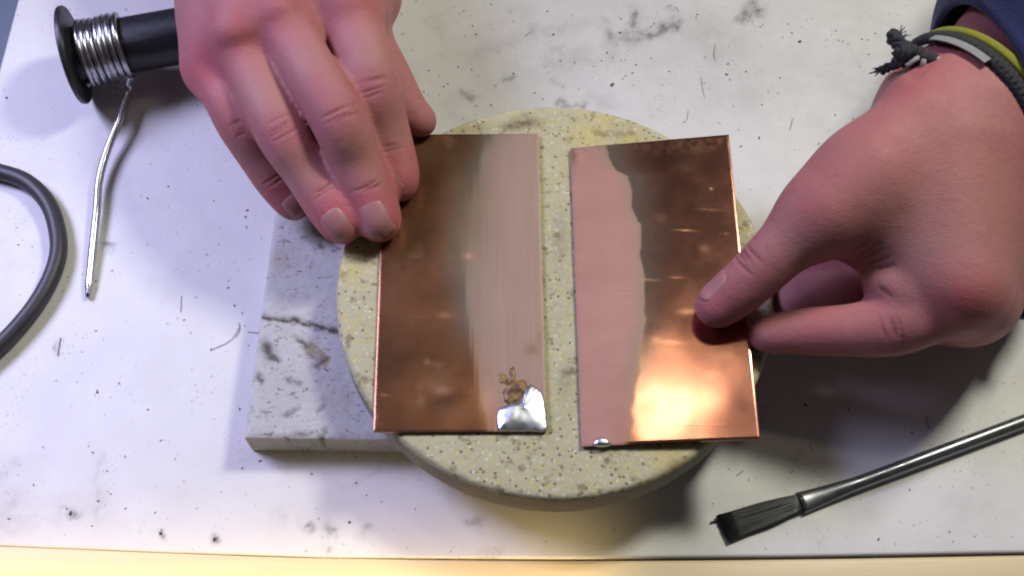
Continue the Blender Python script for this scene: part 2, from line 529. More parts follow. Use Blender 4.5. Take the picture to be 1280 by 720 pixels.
def make_disc():
    root = empty('soldering_disc', (.0143, -.0136, BZ))
    c = np.array([.0143, -.0150]); R = .0738
    zt, zb = DZ - .0002, BZ + .0008
    seg, rings = 220, 90
    prof = [(R * math.sqrt((k + 1) / rings) if k < rings - 8 else None, 0) for k in range(rings)]
    rr = list(np.linspace(.001, R - .0022, rings)) + [R - .0012, R - .0005, R - .0001]
    V = [(c[0], c[1], zt)]
    for i, r in enumerate(rr):
        for k in range(seg):
            a = 2 * math.pi * k / seg
            dz = 0 if i < rings else (.0002, .0008, .0018)[i - rings]
            V.append((c[0] + r * math.cos(a), c[1] + r * math.sin(a), zt - dz))
    V = np.array(V)
    V[:, 2] += (fbm(V[:, 0] * 700, V[:, 1] * 700, 3) - .5) * .0004
    Fc = [(0, 1 + k, 1 + (k + 1) % seg) for k in range(seg)]
    nr = len(rr)
    for i in range(nr - 1):
        for k in range(seg):
            a = 1 + i * seg + k; b = 1 + i * seg + (k + 1) % seg
            Fc.append((a, a + seg, b + seg, b))
    px, py = I(V)
    d = np.zeros(len(V)); br = np.zeros(len(V))
    # scorch marks on the face
    for (x, y, sx, sy, s) in ((655, 153, 18, 6, .9), (640, 158, 14, 5, .8), (775, 168, 10, 4, .6), (700, 300, 10, 30, .35), (845, 582, 9, 9, .6), (930, 455, 14, 22, .3), (598, 160, 14, 6, .3), (705, 480, 10, 14, .35), (712, 465, 6, 10, .4)):
        d = np.maximum(d, s * np.exp(-((px - x) ** 2 / sx ** 2 + (py - y) ** 2 / sy ** 2) * .8) * sstep(.3, .6, fbm(px / 6, py / 6, int(x)) + .15))
    for (x, y, s) in ((735, 170, 22), (790, 178, 18), (755, 150, 16), (835, 570, 24), (440, 330, 20)):
        br = np.maximum(br, .7 * np.exp(-((px - x) ** 2 + (py - y) ** 2) / s ** 2))
    me = mesh_of(V, Fc, 'disc_face')
    set_attr(me, 'dirt_shade', np.stack([d, br, br * 0], 1))
    m = Mat('vermiculite_face')
    dd, bb, _ = m.attr('dirt_shade')
    base = m.mix(m.noise(60, 5, .6), (.40, .365, .205), (.56, .525, .345))
    base = m.mix(m.ramp(m.voro(420, out='Distance'), .0, .42, 0.55, 0.0), base, (.62, .60, .43))
    cell = m.nt.nodes.new('ShaderNodeTexVoronoi'); cell.inputs['Scale'].default_value = 760
    m.nt.links.new(m.obj, cell.inputs['Vector'])
    sp = m.nt.nodes.new('ShaderNodeSeparateColor'); m.nt.links.new(cell.outputs['Color'], sp.inputs[0])
    base = m.mix(m.math('MULTIPLY', m.math('MULTIPLY', m.ramp(sp.outputs[0], .84, .88), .5), m.ramp(cell.outputs['Distance'], .5, .25)), base, (.78, .76, .58))
    base = m.mix(m.math('MULTIPLY', m.ramp(sp.outputs[1], .86, .90), .45), base, (.55, .47, .12))
    base = m.mix(m.math('MULTIPLY', m.ramp(sp.outputs[2], .90, .94), m.ramp(cell.outputs['Distance'], .55, .3)), base, (.20, .16, .09))
    base = m.mix(m.math('MULTIPLY', m.ramp(m.noise(210, 4, .6), .56, .68), .8), base, (.22, .18, .10))
    base = m.mix(m.math('MULTIPLY', m.ramp(m.noise(1100, 3, .7), .56, .68), .3), base, (.20, .17, .10))
    base = m.mix(m.math('MULTIPLY', bb, .6), base, (.60, .46, .09))
    base = m.mix(dd, base, (.15, .105, .06))
    m.set(Base_Color=base, Roughness=.85)
    m.bump(m.mix(.5, m.noise(650, 5, .7), cell.outputs['Distance']), .5, .0006)
    under(link('disc_face', me, m.m), root)
    # side wall
    V = []; Fc = []
    hs = [zt - .0018, zt - .004, (zt + zb) / 2, zb + .003, zb + .001, zb]
    rs = [R - .0001, R, R, R, R - .0006, R - .002]
    for h, r in zip(hs, rs):
        for k in range(seg):
            a = 2 * math.pi * k / seg
            V.append((c[0] + r * math.cos(a), c[1] + r * math.sin(a), h))
    for i in range(len(hs) - 1):
        for k in range(seg):
            a = i * seg + k; b = i * seg + (k + 1) % seg
            Fc.append((a, a + seg, b + seg, b))
    Fc.append(tuple((len(hs) - 1) * seg + k for k in range(seg)))
    me = mesh_of(V, Fc, 'disc_rim')
    bm = bmesh.new(); bm.from_mesh(me); bmesh.ops.recalc_face_normals(bm, faces=bm.faces); bm.to_mesh(me); bm.free()
    m = Mat('vermiculite_rim')
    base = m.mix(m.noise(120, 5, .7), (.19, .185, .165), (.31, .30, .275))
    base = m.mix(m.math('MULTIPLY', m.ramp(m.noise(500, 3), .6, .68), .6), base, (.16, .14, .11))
    m.set(Base_Color=base, Roughness=.9); m.bump(m.noise(600, 4), .4)
    under(link('disc_rim', me, m.m), root)
    tag(root, 'round speckled yellow vermiculite soldering disc carrying both copper plates', 'soldering disc')


make_disc()


# ================================================================== COPPER PLATES
def plate(name, corners, thick, maskfn, mat, wav, marks):
    tl, tr, br, bl = [np.asarray(c, float) for c in corners]
    root_loc = (tl + tr + br + bl) / 4
    nu, nv = 120, 230
    u, v = np.meshgrid(np.linspace(0, 1, nu), np.linspace(0, 1, nv))
    u = u.ravel()[:, None]; v = v.ravel()[:, None]
    V = (tl * (1 - u) + tr * u) * (1 - v) + (bl * (1 - u) + br * u) * v
    px, py = I(V)
    idx = np.arange(nv * nu).reshape(nv, nu)
    ring = list(idx[0, :]) + list(idx[1:, -1]) + list(idx[-1, -2::-1]) + list(idx[-2:0:-1, 0])
    V[:, 2] += wav(u.ravel(), v.ravel(), px, py)
    V[ring, 2] -= .00012
    masks = maskfn(px, py)
    Q = [tuple(q) for q in np.stack([idx[:-1, :-1], idx[1:, :-1], idx[1:, 1:], idx[:-1, 1:]], -1).reshape(-1, 4)]
    n0 = len(V); k = len(ring)
    low = V[ring].copy(); low[:, 2] -= thick
    for i in range(k):
        Q.append((ring[i], ring[(i + 1) % k], n0 + (i + 1) % k, n0 + i))
    Q.append(tuple(n0 + i for i in range(k))[::-1])
    VV = np.vstack([V, low]) - root_loc
    me = mesh_of(VV, Q, name)
    bm = bmesh.new(); bm.from_mesh(me); bmesh.ops.recalc_face_normals(bm, faces=bm.faces); bm.to_mesh(me); bm.free()
    c = np.zeros((len(VV), 3)); c[:n0] = masks
    set_attr(me, 'wear', c)
    mk = np.zeros((len(VV), 3))
    for x, y, sx, sy, s in marks:
        mk[:n0, 0] = np.maximum(mk[:n0, 0], s * np.exp(-((px - x) / sx) ** 2 - ((py - y - .05 * (px - x)) / sy) ** 2) * sstep(.2, .55, fbm(px / 4, py / 4, int(x), 2) + .15))
    set_attr(me, 'marks', mk)
    o = link(name, me, mat)
    me.set_sharp_from_angle(angle=math.radians(40))
    o.location = Vector(root_loc)
    return o


def left_mask(px, py):
    ys = [160, 168, 200, 260, 330, 420, 480, 520, 545]
    xs = [630, 627, 612, 598, 593, 600, 612, 620, 622]
    xb = np.interp(py, ys, xs) + (fbm(px / 60, py / 60, 2) - .5) * 14
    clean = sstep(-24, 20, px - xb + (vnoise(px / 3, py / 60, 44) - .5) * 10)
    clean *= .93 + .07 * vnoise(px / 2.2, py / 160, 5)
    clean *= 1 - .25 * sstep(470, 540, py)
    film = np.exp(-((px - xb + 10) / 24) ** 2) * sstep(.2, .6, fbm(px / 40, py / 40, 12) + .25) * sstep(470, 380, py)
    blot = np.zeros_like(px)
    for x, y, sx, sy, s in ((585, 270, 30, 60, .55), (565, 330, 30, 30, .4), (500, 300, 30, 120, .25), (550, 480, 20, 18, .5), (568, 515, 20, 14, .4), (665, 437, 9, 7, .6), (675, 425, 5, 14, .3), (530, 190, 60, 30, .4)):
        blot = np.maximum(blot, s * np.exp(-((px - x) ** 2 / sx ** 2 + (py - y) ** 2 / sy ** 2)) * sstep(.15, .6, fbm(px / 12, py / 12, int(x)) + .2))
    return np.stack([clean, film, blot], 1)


def right_mask(px, py):
    ys = [160, 184, 194, 206, 214, 220, 240, 262, 280, 300, 340, 400, 450, 500, 560]
    xs = [756, 757, 757, 762, 768, 784, 787, 788, 796, 797, 800, 798, 790, 781, 774]
    xb = np.interp(py, ys, xs) + (fbm(px / 16, py / 16, 32) - .5) * 8
    soft = np.interp(py, [160, 330, 420, 560], [5.0, 8.0, 16, 22])
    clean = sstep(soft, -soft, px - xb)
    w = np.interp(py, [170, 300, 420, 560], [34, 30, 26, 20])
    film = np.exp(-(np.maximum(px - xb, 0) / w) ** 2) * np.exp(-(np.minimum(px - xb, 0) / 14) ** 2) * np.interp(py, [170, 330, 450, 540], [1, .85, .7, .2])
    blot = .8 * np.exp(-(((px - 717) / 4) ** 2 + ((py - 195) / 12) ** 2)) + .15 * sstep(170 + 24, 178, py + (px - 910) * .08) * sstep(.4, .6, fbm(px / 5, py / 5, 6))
    return np.stack([clean, film, np.clip(blot, 0, 1)], 1)


def copper(name, seed, scratch_rot, streak_scale, tarn, rough, pk, met):
    m = Mat(name)
    clean, film, blot = m.attr('wear')
    n1 = m.noise(26, 6, .62, w=seed)
    n2 = m.noise(85, 5, .6, w=seed + 3)
    raw = m.mix(m.ramp(n1, .3, .7), tarn[0], tarn[1])
    raw = m.mix(m.math('MULTIPLY', m.ramp(n2, .58, .72), .55), raw, tarn[2])
    raw = m.mix(m.math('MULTIPLY', m.ramp(m.noise(48, 3, .5, w=seed + 8), .6, .72), .5), raw, (.80, .47, .30))
    raw = m.mix(m.math('MULTIPLY', film, .85), raw, (.21, .175, .125))
    st = m.noise(1, 5, .7, m.map(streak_scale), .1, seed)
    pink = m.mix(m.ramp(st, .3, .7), pk[0], pk[1])
    pink = m.mix(m.math('MULTIPLY', m.ramp(m.noise(330, 3, w=seed), .66, .74), .5), pink, (.40, .24, .17))
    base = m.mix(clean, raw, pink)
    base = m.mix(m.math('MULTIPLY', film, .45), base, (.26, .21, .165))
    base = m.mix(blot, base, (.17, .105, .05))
    cl2 = m.ramp(clean, 0, .4)
    r = m.mix(cl2, m.mix(m.ramp(n2, .35, .7), (rough,) * 3, (rough + .03,) * 3), (.55,) * 3)
    r = m.mix(blot, r, (.5,) * 3)
    sc = m.noise(1, 3, .5, m.map((6, 900, 1), (0, 0, scratch_rot)), .05, seed)
    sc = m.math('MULTIPLY', m.ramp(sc, .64, .72), m.ramp(m.noise(30, 2, w=seed + 5), .5, .6))
    base = m.mix(m.math('MULTIPLY', sc, .4), base, (.85, .55, .38))
    mk, _a, _b = m.attr('marks')
    base = m.mix(mk, base, (.66, .36, .23))
    mk = m.math('MULTIPLY', mk, .55)
    r = m.mix(mk, r, (.42,) * 3)
    m.set(Base_Color=base, Metallic=m.mix(film, m.mix(cl2, (met,) * 3, (.30,) * 3), (.55,) * 3), Roughness=r)
    h = m.mix(.5, st, sc)
    m.bump(m.mix(.35, h, m.noise(40, 3, w=seed)), .07, .0002)
    return m.m


LZ = .0334
Lc = [P(481, 168, LZ), P(673, 167, LZ), P(683, 539, LZ), P(467, 540, LZ)]
mat_l = copper('tarnished_copper', 1.0, 1.57, (1100, 16, 1), ((.22, .105, .06), (.44, .19, .095), (.25, .15, .075)), .25, ((.31, .205, .155), (.355, .245, .19)), .90)
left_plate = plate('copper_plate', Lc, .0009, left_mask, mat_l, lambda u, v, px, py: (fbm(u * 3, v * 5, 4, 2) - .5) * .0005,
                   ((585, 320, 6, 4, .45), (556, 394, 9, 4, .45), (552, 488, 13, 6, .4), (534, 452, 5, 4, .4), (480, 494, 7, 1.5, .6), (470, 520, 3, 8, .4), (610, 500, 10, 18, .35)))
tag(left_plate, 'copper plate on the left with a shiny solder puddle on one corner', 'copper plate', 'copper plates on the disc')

RZ0, RZ1 = .0335, .0362
Rc = [P(713, 185, RZ0), P(911, 168, RZ1), P(950, 548, RZ1), P(727, 558, RZ0)]
mat_r = copper('bright_copper', 6.0, .12, (30, 60, 1), ((.37, .16, .115), (.50, .22, .155), (.44, .20, .13)), .145, ((.38, .185, .155), (.43, .225, .19)), .97)
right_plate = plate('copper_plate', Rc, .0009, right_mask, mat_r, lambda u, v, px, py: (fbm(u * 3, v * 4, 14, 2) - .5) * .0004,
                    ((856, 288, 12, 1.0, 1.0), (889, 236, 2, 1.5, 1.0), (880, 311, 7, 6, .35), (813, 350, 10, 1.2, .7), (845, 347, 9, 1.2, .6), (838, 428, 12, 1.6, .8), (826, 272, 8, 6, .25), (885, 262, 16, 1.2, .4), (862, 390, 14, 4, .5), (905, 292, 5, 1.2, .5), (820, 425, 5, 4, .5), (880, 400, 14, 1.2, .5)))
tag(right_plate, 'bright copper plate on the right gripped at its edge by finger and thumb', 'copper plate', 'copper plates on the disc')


def blob(name, poly, z, H, mat, parent, seed=0, rough=.25, n=72, power=.5, jag=.0):
    """A lump standing on a plate: outline in photograph pixels at height z, domed to H."""
    p = np.array([P(x, y, z) for x, y in poly])
    p = catmull(np.vstack([p, p[:1]]), 10)[:-1]
    t = np.linspace(0, len(p), n, endpoint=False)
    p = np.stack([np.interp(t, np.arange(len(p) + 1), np.append(p[:, k], p[0, k])) for k in range(3)], 1)
    c = p.mean(0)
    jit = 1 + jag * (vnoise(np.arange(n) * .9, np.arange(n) * .0 + seed, seed + 50) - .5)
    p = c + (p - c) * jit[:, None]
    V = [c + [0, 0, H]]; rings = 14; Fc = []
    for i in range(1, rings + 1):
        s = i / rings
        for k in range(n):
            q = c + (p[k] - c) * s
            h = H * max(0, 1 - s ** 2.6) ** power
            h *= 1 + rough * (float(vnoise(q[0] * 420, q[1] * 420, seed)) - .5) * 2
            V.append(np.array([q[0], q[1], z - .0002 + h]))
    Fc += [(0, 1 + k, 1 + (k + 1) % n) for k in range(n)]
    for i in range(rings - 1):
        for k in range(n):
            a = 1 + i * n + k; b = 1 + i * n + (k + 1) % n
            Fc.append((a, a + n, b + n, b))
    Fc.append(tuple(1 + (rings - 1) * n + k for k in range(n))[::-1])
    me = mesh_of(V, Fc, name)
    bm = bmesh.new(); bm.from_mesh(me); bmesh.ops.recalc_face_normals(bm, faces=bm.faces); bm.to_mesh(me); bm.free()
    return under(link(name, me, mat), parent)


m = Mat('bright_solder')
m.set(Base_Color=m.mix(m.noise(300, 3), (.72, .76, .80), (.86, .89, .92)), Metallic=1.0, Roughness=m.ramp(m.noise(240, 3), .4, .7, .30, .45))
SOLDER = m.m
m = Mat('burnt_flux')
m.set(Base_Color=m.mix(m.ramp(m.noise(380, 4), .35, .65), (.09, .04, .010), (.33, .185, .06)), Roughness=.5)
m.b.inputs['Coat Weight'].default_value = .12
m.bump(m.noise(700, 4), .4)
FLUX = m.m
zt = LZ + .0003
blob('solder_puddle', [(622, 538), (621, 524), (623, 512), (634, 506), (647, 500), (655, 494), (656, 486), (663, 481), (670, 483), (677, 490), (681, 503), (683, 520), (683, 538), (660, 539), (640, 539)], zt, .0012, SOLDER, left_plate, 3, .10, 96, .9, .05)
blob('flux_residue', [(632, 503), (629, 492), (634, 482), (642, 476), (652, 475), (659, 478), (657, 487), (651, 497), (642, 505)], zt, .0008, FLUX, left_plate, 5, .6, 72, .8, .2)
blob('flux_residue', [(634, 482), (625, 476), (624, 467), (629, 466), (635, 473), (639, 480)], zt, .0003, FLUX, left_plate, 6, .5, 40, .6, .5)
blob('flux_residue', [(639, 477), (637, 466), (639, 457), (643, 463), (644, 471), (643, 478)], zt, .0003, FLUX, left_plate, 7, .5, 40, .6, .6)
blob('solder_bead', [(741, 557), (742, 551), (747, 547), (753, 546), (760, 549), (764, 555), (760, 558), (750, 559)], RZ0 + .0006, .0015, SOLDER, right_plate, 8, .1, 40)


# ================================================================== SPOOL OF SOLDER
def make_spool():
    R = .0190
    a = P(92, 69, R + .0004); b0 = P(262, 38, R + .0004)
    b0[2] = a[2]
    ax = (b0 - a) / np.linalg.norm(b0 - a)
    Lh = .050
    b = a + ax * Lh
    root = empty('solder_spool', (a[0] + ax[0] * .025, a[1] + ax[1] * .025, 0))
    blk = plain('black_plastic', (.016, .016, .02), .42, var=.3, scale=400)
    fl = [(-.0012, .004), (-.0012, R - .0008), (-.0009, R - .0002), (-.0003, R), (.0006, R), (.0010, R - .0003), (.0012, R - .001), (.0012, .006)]
    under(lathe('flange', fl, a, b, blk, None, 96), root)
    under(lathe('flange', [(Lh + t, r) for t, r in fl], a, b, blk, None, 96), root)
    under(lathe('core', [(.001, .0108), (.001, .0108), (Lh - .001, .0108)], a, b, blk, None, 72), root)
    # coil of solder wire
    wr = .00118
    s = np.cross(ax, [0, 0, 1.0]); s /= np.linalg.norm(s); u = np.cross(s, ax)
    path = []; turns = 7.0; N = int(turns * 56)
    rc = .0108 + wr
    for i in range(N + 1):
        t = i / 56
        th = -2 * math.pi * (t - turns) - .35
        wob = .00012 * math.sin(th * 3 + 1) + .0002 * math.sin(t * 2.1)
        path.append(a + ax * (.0032 + t * .00236 + wob) + (rc + .00025 * math.sin(th + t)) * (math.cos(th) * s + math.sin(th) * u))
    # leave tangentially and run across the bench
    tail_px = [(160, 112, .0085), (150, 148, .0070), (134, 188, .0052), (124, 225, .0042), (121, 262, .0036), (116, 310, .0026), (110, 372, .0013)]
    tail = [P(x, y, z) for x, y, z in tail_px]
    m = Mat('solder_wire')
    m.set(Base_Color=m.mix(m.noise(500, 3), (.36, .37, .39), (.58, .59, .61)), Metallic=1.0, Roughness=m.ramp(m.noise(200, 3), .3, .7, .20, .34))
    under(tube('wire_coil', path, wr, m.m, None, 12), root)
    tp = catmull([path[-1] - ax * 0, *tail], 14)
    rad = np.full(len(tp), wr * 1.28); rad[-3:] = [wr, wr * .92, wr * .7]
    under(tube('wire_end', tp, rad, m.m, None, 14), root)
    tag(root, 'black plastic spool wound with bright solder wire, its loose end on the bench', 'solder spool')


make_spool()

# ================================================================== CABLE LOOP
cz = .0034
pts = [(-260, 190), (-120, 196), (-50, 206), (0, 215), (36, 229), (62, 258), (73, 298), (70, 330), (55, 365), (32, 398), (0, 432), (-40, 465), (-110, 500), (-230, 530)]
cpath = catmull([P(x, y, cz) for x, y in pts], 12)
m = Mat('black_rubber')
m.set(Base_Color=m.mix(m.noise(120, 5), (.022, .020, .024), (.05, .046, .05)), Roughness=.48)
m.bump(m.noise(900, 3), .12)
cable = tube('rubber_cable', cpath, .0032, m.m, None, 20)
tag(cable, 'looped black rubber cable entering from the left edge, on the white benchtop', 'cable')


# ================================================================== BRUSH
def make_brush():
    zr = .0021
    A = P(1400, 482, zr); B = P(1070, 605, zr)
    root = empty('flux_brush', B * np.array([1, 1, 0]))
    m = Mat('dull_tinplate')
    m.set(Base_Color=m.mix(m.noise(1, 4, .6, m.map((60, 60, 60))), (.16, .165, .175), (.30, .31, .325)), Metallic=.85, Roughness=m.ramp(m.noise(220, 4), .3, .7, .24, .4))
    d = (B - A) / np.linalg.norm(B - A)
    s = np.cross(d, [0, 0, 1.0])
    # rolled tin tube with an open seam along one side
    V = []; Fc = []; n = 60; seg = 26
    C = P(1000, 629, .0015)
    for i in range(n + 1):
        t = i / n
        if t < .8:
            c = A + (B - A) * (t / .8); w = h = .0020
        else:
            k = (t - .8) / .2; c = B + (C - B) * k; w = .0020 + .0014 * k ** 1.3; h = .0020 - .0007 * sstep(0, .9, k)
            c = c.copy(); c[2] = h + .0002
        for j in range(seg):
            an = math.radians(-110) + math.radians(345) * j / (seg - 1)
            V.append(c + s * w * math.cos(an) + np.array([0, 0, 1.0]) * h * math.sin(an))
    for i in range(n):
        for j in range(seg - 1):
            a = i * seg + j
            Fc.append((a, a + 1, a + seg + 1, a + seg))
    me = mesh_of(V, Fc, 'handle')
    hd = link('handle', me, m.m)
    md = hd.modifiers.new('wall', 'SOLIDIFY'); md.thickness = .0004; md.offset = -1
    under(hd, root)
    # bristles: many stiff black hairs fanning out
    geo = []
    e1, e2 = P(896, 646, .0012), P(911, 677, .0012)
    base1, base2 = P(1006, 617, .002), P(1001, 638, .002)
    for i in range(800):
        f = rnd.random(); g = rnd.random()
        p0 = base1 + (base2 - base1) * f + d * -.002; p0[2] = .0007 + .0016 * g
        p2 = e1 + (e2 - e1) * (f + rnd.gauss(0, .015)) + d * rnd.uniform(-.0007, .0002); p2[2] = .0004 + .0012 * g
        if i > 797:
            p2 = p2 + s * rnd.uniform(-.004, .004) + d * rnd.uniform(.001, .004); p2[2] = .0005
        p1 = (p0 + p2) / 2 + s * rnd.gauss(0, .0003); p1[2] += .0003
        geo.append(tube_geo(catmull([p0, p1, p2], 3), 0.00027, 4))
    V, Fc = join_geo(geo)
    br = link('bristles', mesh_of(V, Fc, 'bristles'), plain('black_bristle', (.012, .012, .013), .4, var=.4, scale=900))
    br['kind'] = 'stuff'
    under(br, root)
    tag(root, 'thin flux brush with dark tin tube handle and black bristles, lower right of benchtop', 'brush')


make_brush()


# ================================================================== LOOSE SPECKS ON THE BENCH
def make_specks():
    V = []; Fc = []

    def chip(px, py, s, el=1.0):
        c = P(px, py, 0)
        n = rnd.randint(5, 8); o = len(V); a0 = rnd.random() * 6.28; rot = rnd.random() * 3.14
        h = s * rnd.uniform(.25, .6)
        for k in range(n):
            a = a0 + 2 * math.pi * k / n
            r = s * rnd.uniform(.55, 1.1)
            x, y = r * math.cos(a) * el, r * math.sin(a) / el
            V.append((c[0] + x * math.cos(rot) - y * math.sin(rot), c[1] + x * math.sin(rot) + y * math.cos(rot), .00012))
        V.append((c[0] + rnd.uniform(-.3, .3) * s, c[1], h + .0001))
        for k in range(n):
            Fc.append((o + k, o + (k + 1) % n, o + n))
    for x, y, s in ((765, 106, 1.0), (759, 66, .55), (775, 41, .6), (595, 43, .6), (692, 43, .7), (766, 72, .4), (752, 76, .45), (742, 83, .4), (740, 97, .4), (782, 95, .4), (795, 81, .5), (1000, 52, .9), (985, 30, .35), (908, 93, .7), (949, 172, .6),
                    (926, 183, .5), (1085, 50, .4), (309, 263, .7), (307, 271, .6), (308, 284, .4), (303, 391, .35), (23, 306, .4), (140, 338, .4), (8, 122, .6), (185, 512, .5), (201, 551, .5), (219, 574, .45), (303, 586, .5), (325, 576, .5), (437, 653, .6), (88, 642, 1.0), (201, 667, .8),
                    (268, 674, .9), (1007, 506, .7), (1140, 541, .5), (1098, 674, .5), (990, 590, .4), (870, 22, .4), (230, 400, .35), (264, 437, .5), (222, 398, .3), (293, 382, .4), (590, 87, .35), (560, 105, .35), (530, 115, .4), (535, 118, .35), (642, 92, .5), (679, 124, .4), (910, 80, .5), (1060, 55, .4), (555, 108, .4)):
        chip(x, y, s * .00095, rnd.uniform(1, 1.5))
    for i in range(260):
        if i < 130:
            x, y = rnd.uniform(500, 1120), abs(rnd.gauss(70, 60))
        elif i < 215:
            x, y = rnd.uniform(0, 460), rnd.uniform(120, 670)
        else:
            x, y = rnd.uniform(400, 1280), rnd.uniform(440, 685)
        chip(x, y, rnd.choice([.00018, .00024, .00032, .00042]), rnd.uniform(1, 1.9))
    # fine fibres and shavings
    geo = []
    for pts in ([(895, 55), (893, 68), (895, 76)], [(876, 96), (879, 110), (880, 122)], [(1157, 520), (1160, 536)], [(226, 370), (225, 390)], [(298, 403), (300, 412), (294, 421)], [(264, 437), (288, 426), (301, 408)],
                [(860, 138), (858, 150)], [(655, 46), (662, 40)], [(920, 595), (928, 588)], [(1012, 556), (1016, 563)], [(845, 8), (850, 14)], [(310, 415), (325, 416)], [(75, 422), (72, 445)], [(990, 148), (987, 162)]):
        geo.append(tube_geo(catmull([P(x + rnd.uniform(-1, 1), y, .0002) for x, y in pts], 6), rnd.uniform(.00006, .00013), 5))
    v2, f2 = join_geo(geo)
    o = len(V); V += [tuple(v) for v in v2]; Fc += [tuple(i + o for i in q) for q in f2]
    ob = link('debris_specks', mesh_of(V, Fc, 'debris_specks'), plain('burnt_crumbs', (.075, .065, .06), .7, var=.5, scale=200), smooth=False)
    tag(ob, 'dark crumbs and fibres scattered over the white benchtop', 'debris', kind='stuff')


make_specks()


# ================================================================== HANDS
def capsule_d(p, a, b, ra, rb):
    ab = b - a
    t = np.clip(((p - a) @ ab) / (ab @ ab + 1e-12), 0, 1)
    q = p - a - t[:, None] * ab
    return np.sqrt((q * q).sum(1)) - (ra + (rb - ra) * t)


def smin(a, b, k):
    if k <= 0:
        return np.minimum(a, b)
    h = np.clip(.5 + .5 * (b - a) / k, 0, 1)
    return b + (a - b) * h - k * h * (1 - h)


def mesh_normals(V, Q):
    n = np.cross(V[Q[:, 2]] - V[Q[:, 0]], V[Q[:, 3]] - V[Q[:, 1]])
    out = np.zeros_like(V)
    for k in range(3):
        for c in range(4):
            out[:, k] += np.bincount(Q[:, c], n[:, k], len(V))
    return out / (np.linalg.norm(out, axis=1)[:, None] + 1e-20)


class Hand:
    """Implicit body: palm capsules blended widely, then each finger as a chain with its own knuckles."""

    def __init__(self):
        self.palm = []      # (a, b, ra, rb)
        self.pk = .010
        self.fk = .0023
        self.fingers = []   # list of (list of capsules, blend with palm)
        self.grooves = []   # (a, b, width, depth)  negative depth raises

    def sdf(self, p):
        p = np.asarray(p, np.float64)
        if len(p) < 400:
            return self.sdf_all(p, self.palm, self.fingers)
        # sort the points into small cells and keep only the capsules that can matter in each
        cell = .014
        ids = np.floor(p / cell).astype(np.int64) + 512
        key = (ids[:, 0] << 20) | (ids[:, 1] << 10) | ids[:, 2]
        order = np.argsort(key, kind='stable')
        ks = key[order]
        cuts = np.flatnonzero(np.diff(ks)) + 1
        out = np.empty(len(p))
        half = cell * .87
        starts = np.r_[0, cuts]; ends = np.r_[cuts, len(p)]
        cen = (ids[order[starts]] - 512 + .5) * cell
        pc = np.stack([capsule_d(cen, *c) for c in self.palm], 1)
        fc = [np.stack([capsule_d(cen, *c) for c in caps], 1) for caps, kk in self.fingers]
        lowest = np.minimum(pc.min(1), np.min([f.min(1) for f in fc], 0))
        for n_, (a, b) in enumerate(zip(starts, ends)):
            lim = lowest[n_] + 2 * half + .032
            pal = [c for c, e in zip(self.palm, pc[n_]) if e < lim]
            fin = []
            for (caps, kk), f in zip(self.fingers, fc):
                u = [c for c, e in zip(caps, f[n_]) if e < lim]
                if u:
                    fin.append((u, kk))
            sel = order[a:b]
            out[sel] = self.sdf_all(p[sel], pal, fin)
        return out

    def sdf_all(self, p, palm, fingers):
        d = None
        for c in palm:
            e = capsule_d(p, *c)
            d = e if d is None else smin(d, e, self.pk)
        f = None
        for caps, kk in fingers:
            g = None
            for c in caps:
                e = capsule_d(p, *c)
                g = e if g is None else smin(g, e, .0022)
            e = g if d is None else smin(d, g, kk)
            f = e if f is None else smin(f, e, self.fk)
        return d if f is None else f

    def detail(self, p):
        d = np.zeros(len(p))
        for a, b, w, s in self.grooves:
            near = np.linalg.norm(p - (a + b) / 2, axis=1) < np.linalg.norm(b - a) * .5 + 4 * w
            if near.any():
                e = capsule_d(p[near], a, b, 0, 0)
                d[near] += s * np.exp(-(e / w) ** 2)
        return d

    def mesh(self, lo, hi, h):
        lo = np.array(lo); hi = np.array(hi)
        # coarse pass to skip empty space
        H = h * 6
        cs = [np.arange(lo[k], hi[k] + H, H) for k in range(3)]
        X = np.stack(np.meshgrid(*cs, indexing='ij'), -1)
        D = self.sdf(X.reshape(-1, 3)).reshape(X.shape[:3])
        n = [(len(c) - 1) * 6 + 1 for c in cs]
        Fv = np.full(n, 1.0, np.float32)
        # sign of far cells from coarse value, fine evaluation near the surface
        near = np.abs(D) < H * 1.75
        block = np.repeat(np.repeat(np.repeat(D[:-1, :-1, :-1], 6, 0), 6, 1), 6, 2)
        Fv[:-1, :-1, :-1] = block
        nb = np.repeat(np.repeat(np.repeat(near[:-1, :-1, :-1], 6, 0), 6, 1), 6, 2)
        ii = np.argwhere(nb)
        pts = lo + ii * h
        vals = np.empty(len(pts))
        for s in range(0, len(pts), 200000):
            vals[s:s + 200000] = self.sdf(pts[s:s + 200000])
        Fv[ii[:, 0], ii[:, 1], ii[:, 2]] = vals
        V, Q = surface_nets(Fv, lo, h)
        V = self.project(V, 1)
        V, Q = subdivide(V, Q)
        V = V - self.sdf(V)[:, None] * mesh_normals(V, Q) * .9
        e = np.unique(np.sort(np.stack([Q, np.roll(Q, -1, 1)], -1).reshape(-1, 2), 1), axis=0)
        for _ in range(20):      # relax the creases
            acc = np.zeros_like(V); num = np.zeros(len(V))
            for k in range(3):
                acc[:, k] = np.bincount(e[:, 0], V[e[:, 1], k], len(V)) + np.bincount(e[:, 1], V[e[:, 0], k], len(V))
            num = np.bincount(e.ravel(), minlength=len(V))
            V = V * .5 + acc / np.maximum(num, 1)[:, None] * .5
        return V, Q

    def grad(self, p):
        e = 2e-4
        g = 0
        for q in ((1, -1, -1), (-1, -1, 1), (-1, 1, -1), (1, 1, 1)):
            q = np.array(q, float)
            g = g + q * self.sdf(p + q * e)[:, None]
        return g / (np.linalg.norm(g, axis=1)[:, None] + 1e-12)

    def project(self, V, it):
        for _ in range(it):
            V = V - (self.sdf(V))[:, None] * self.grad(V) * .9
        return V


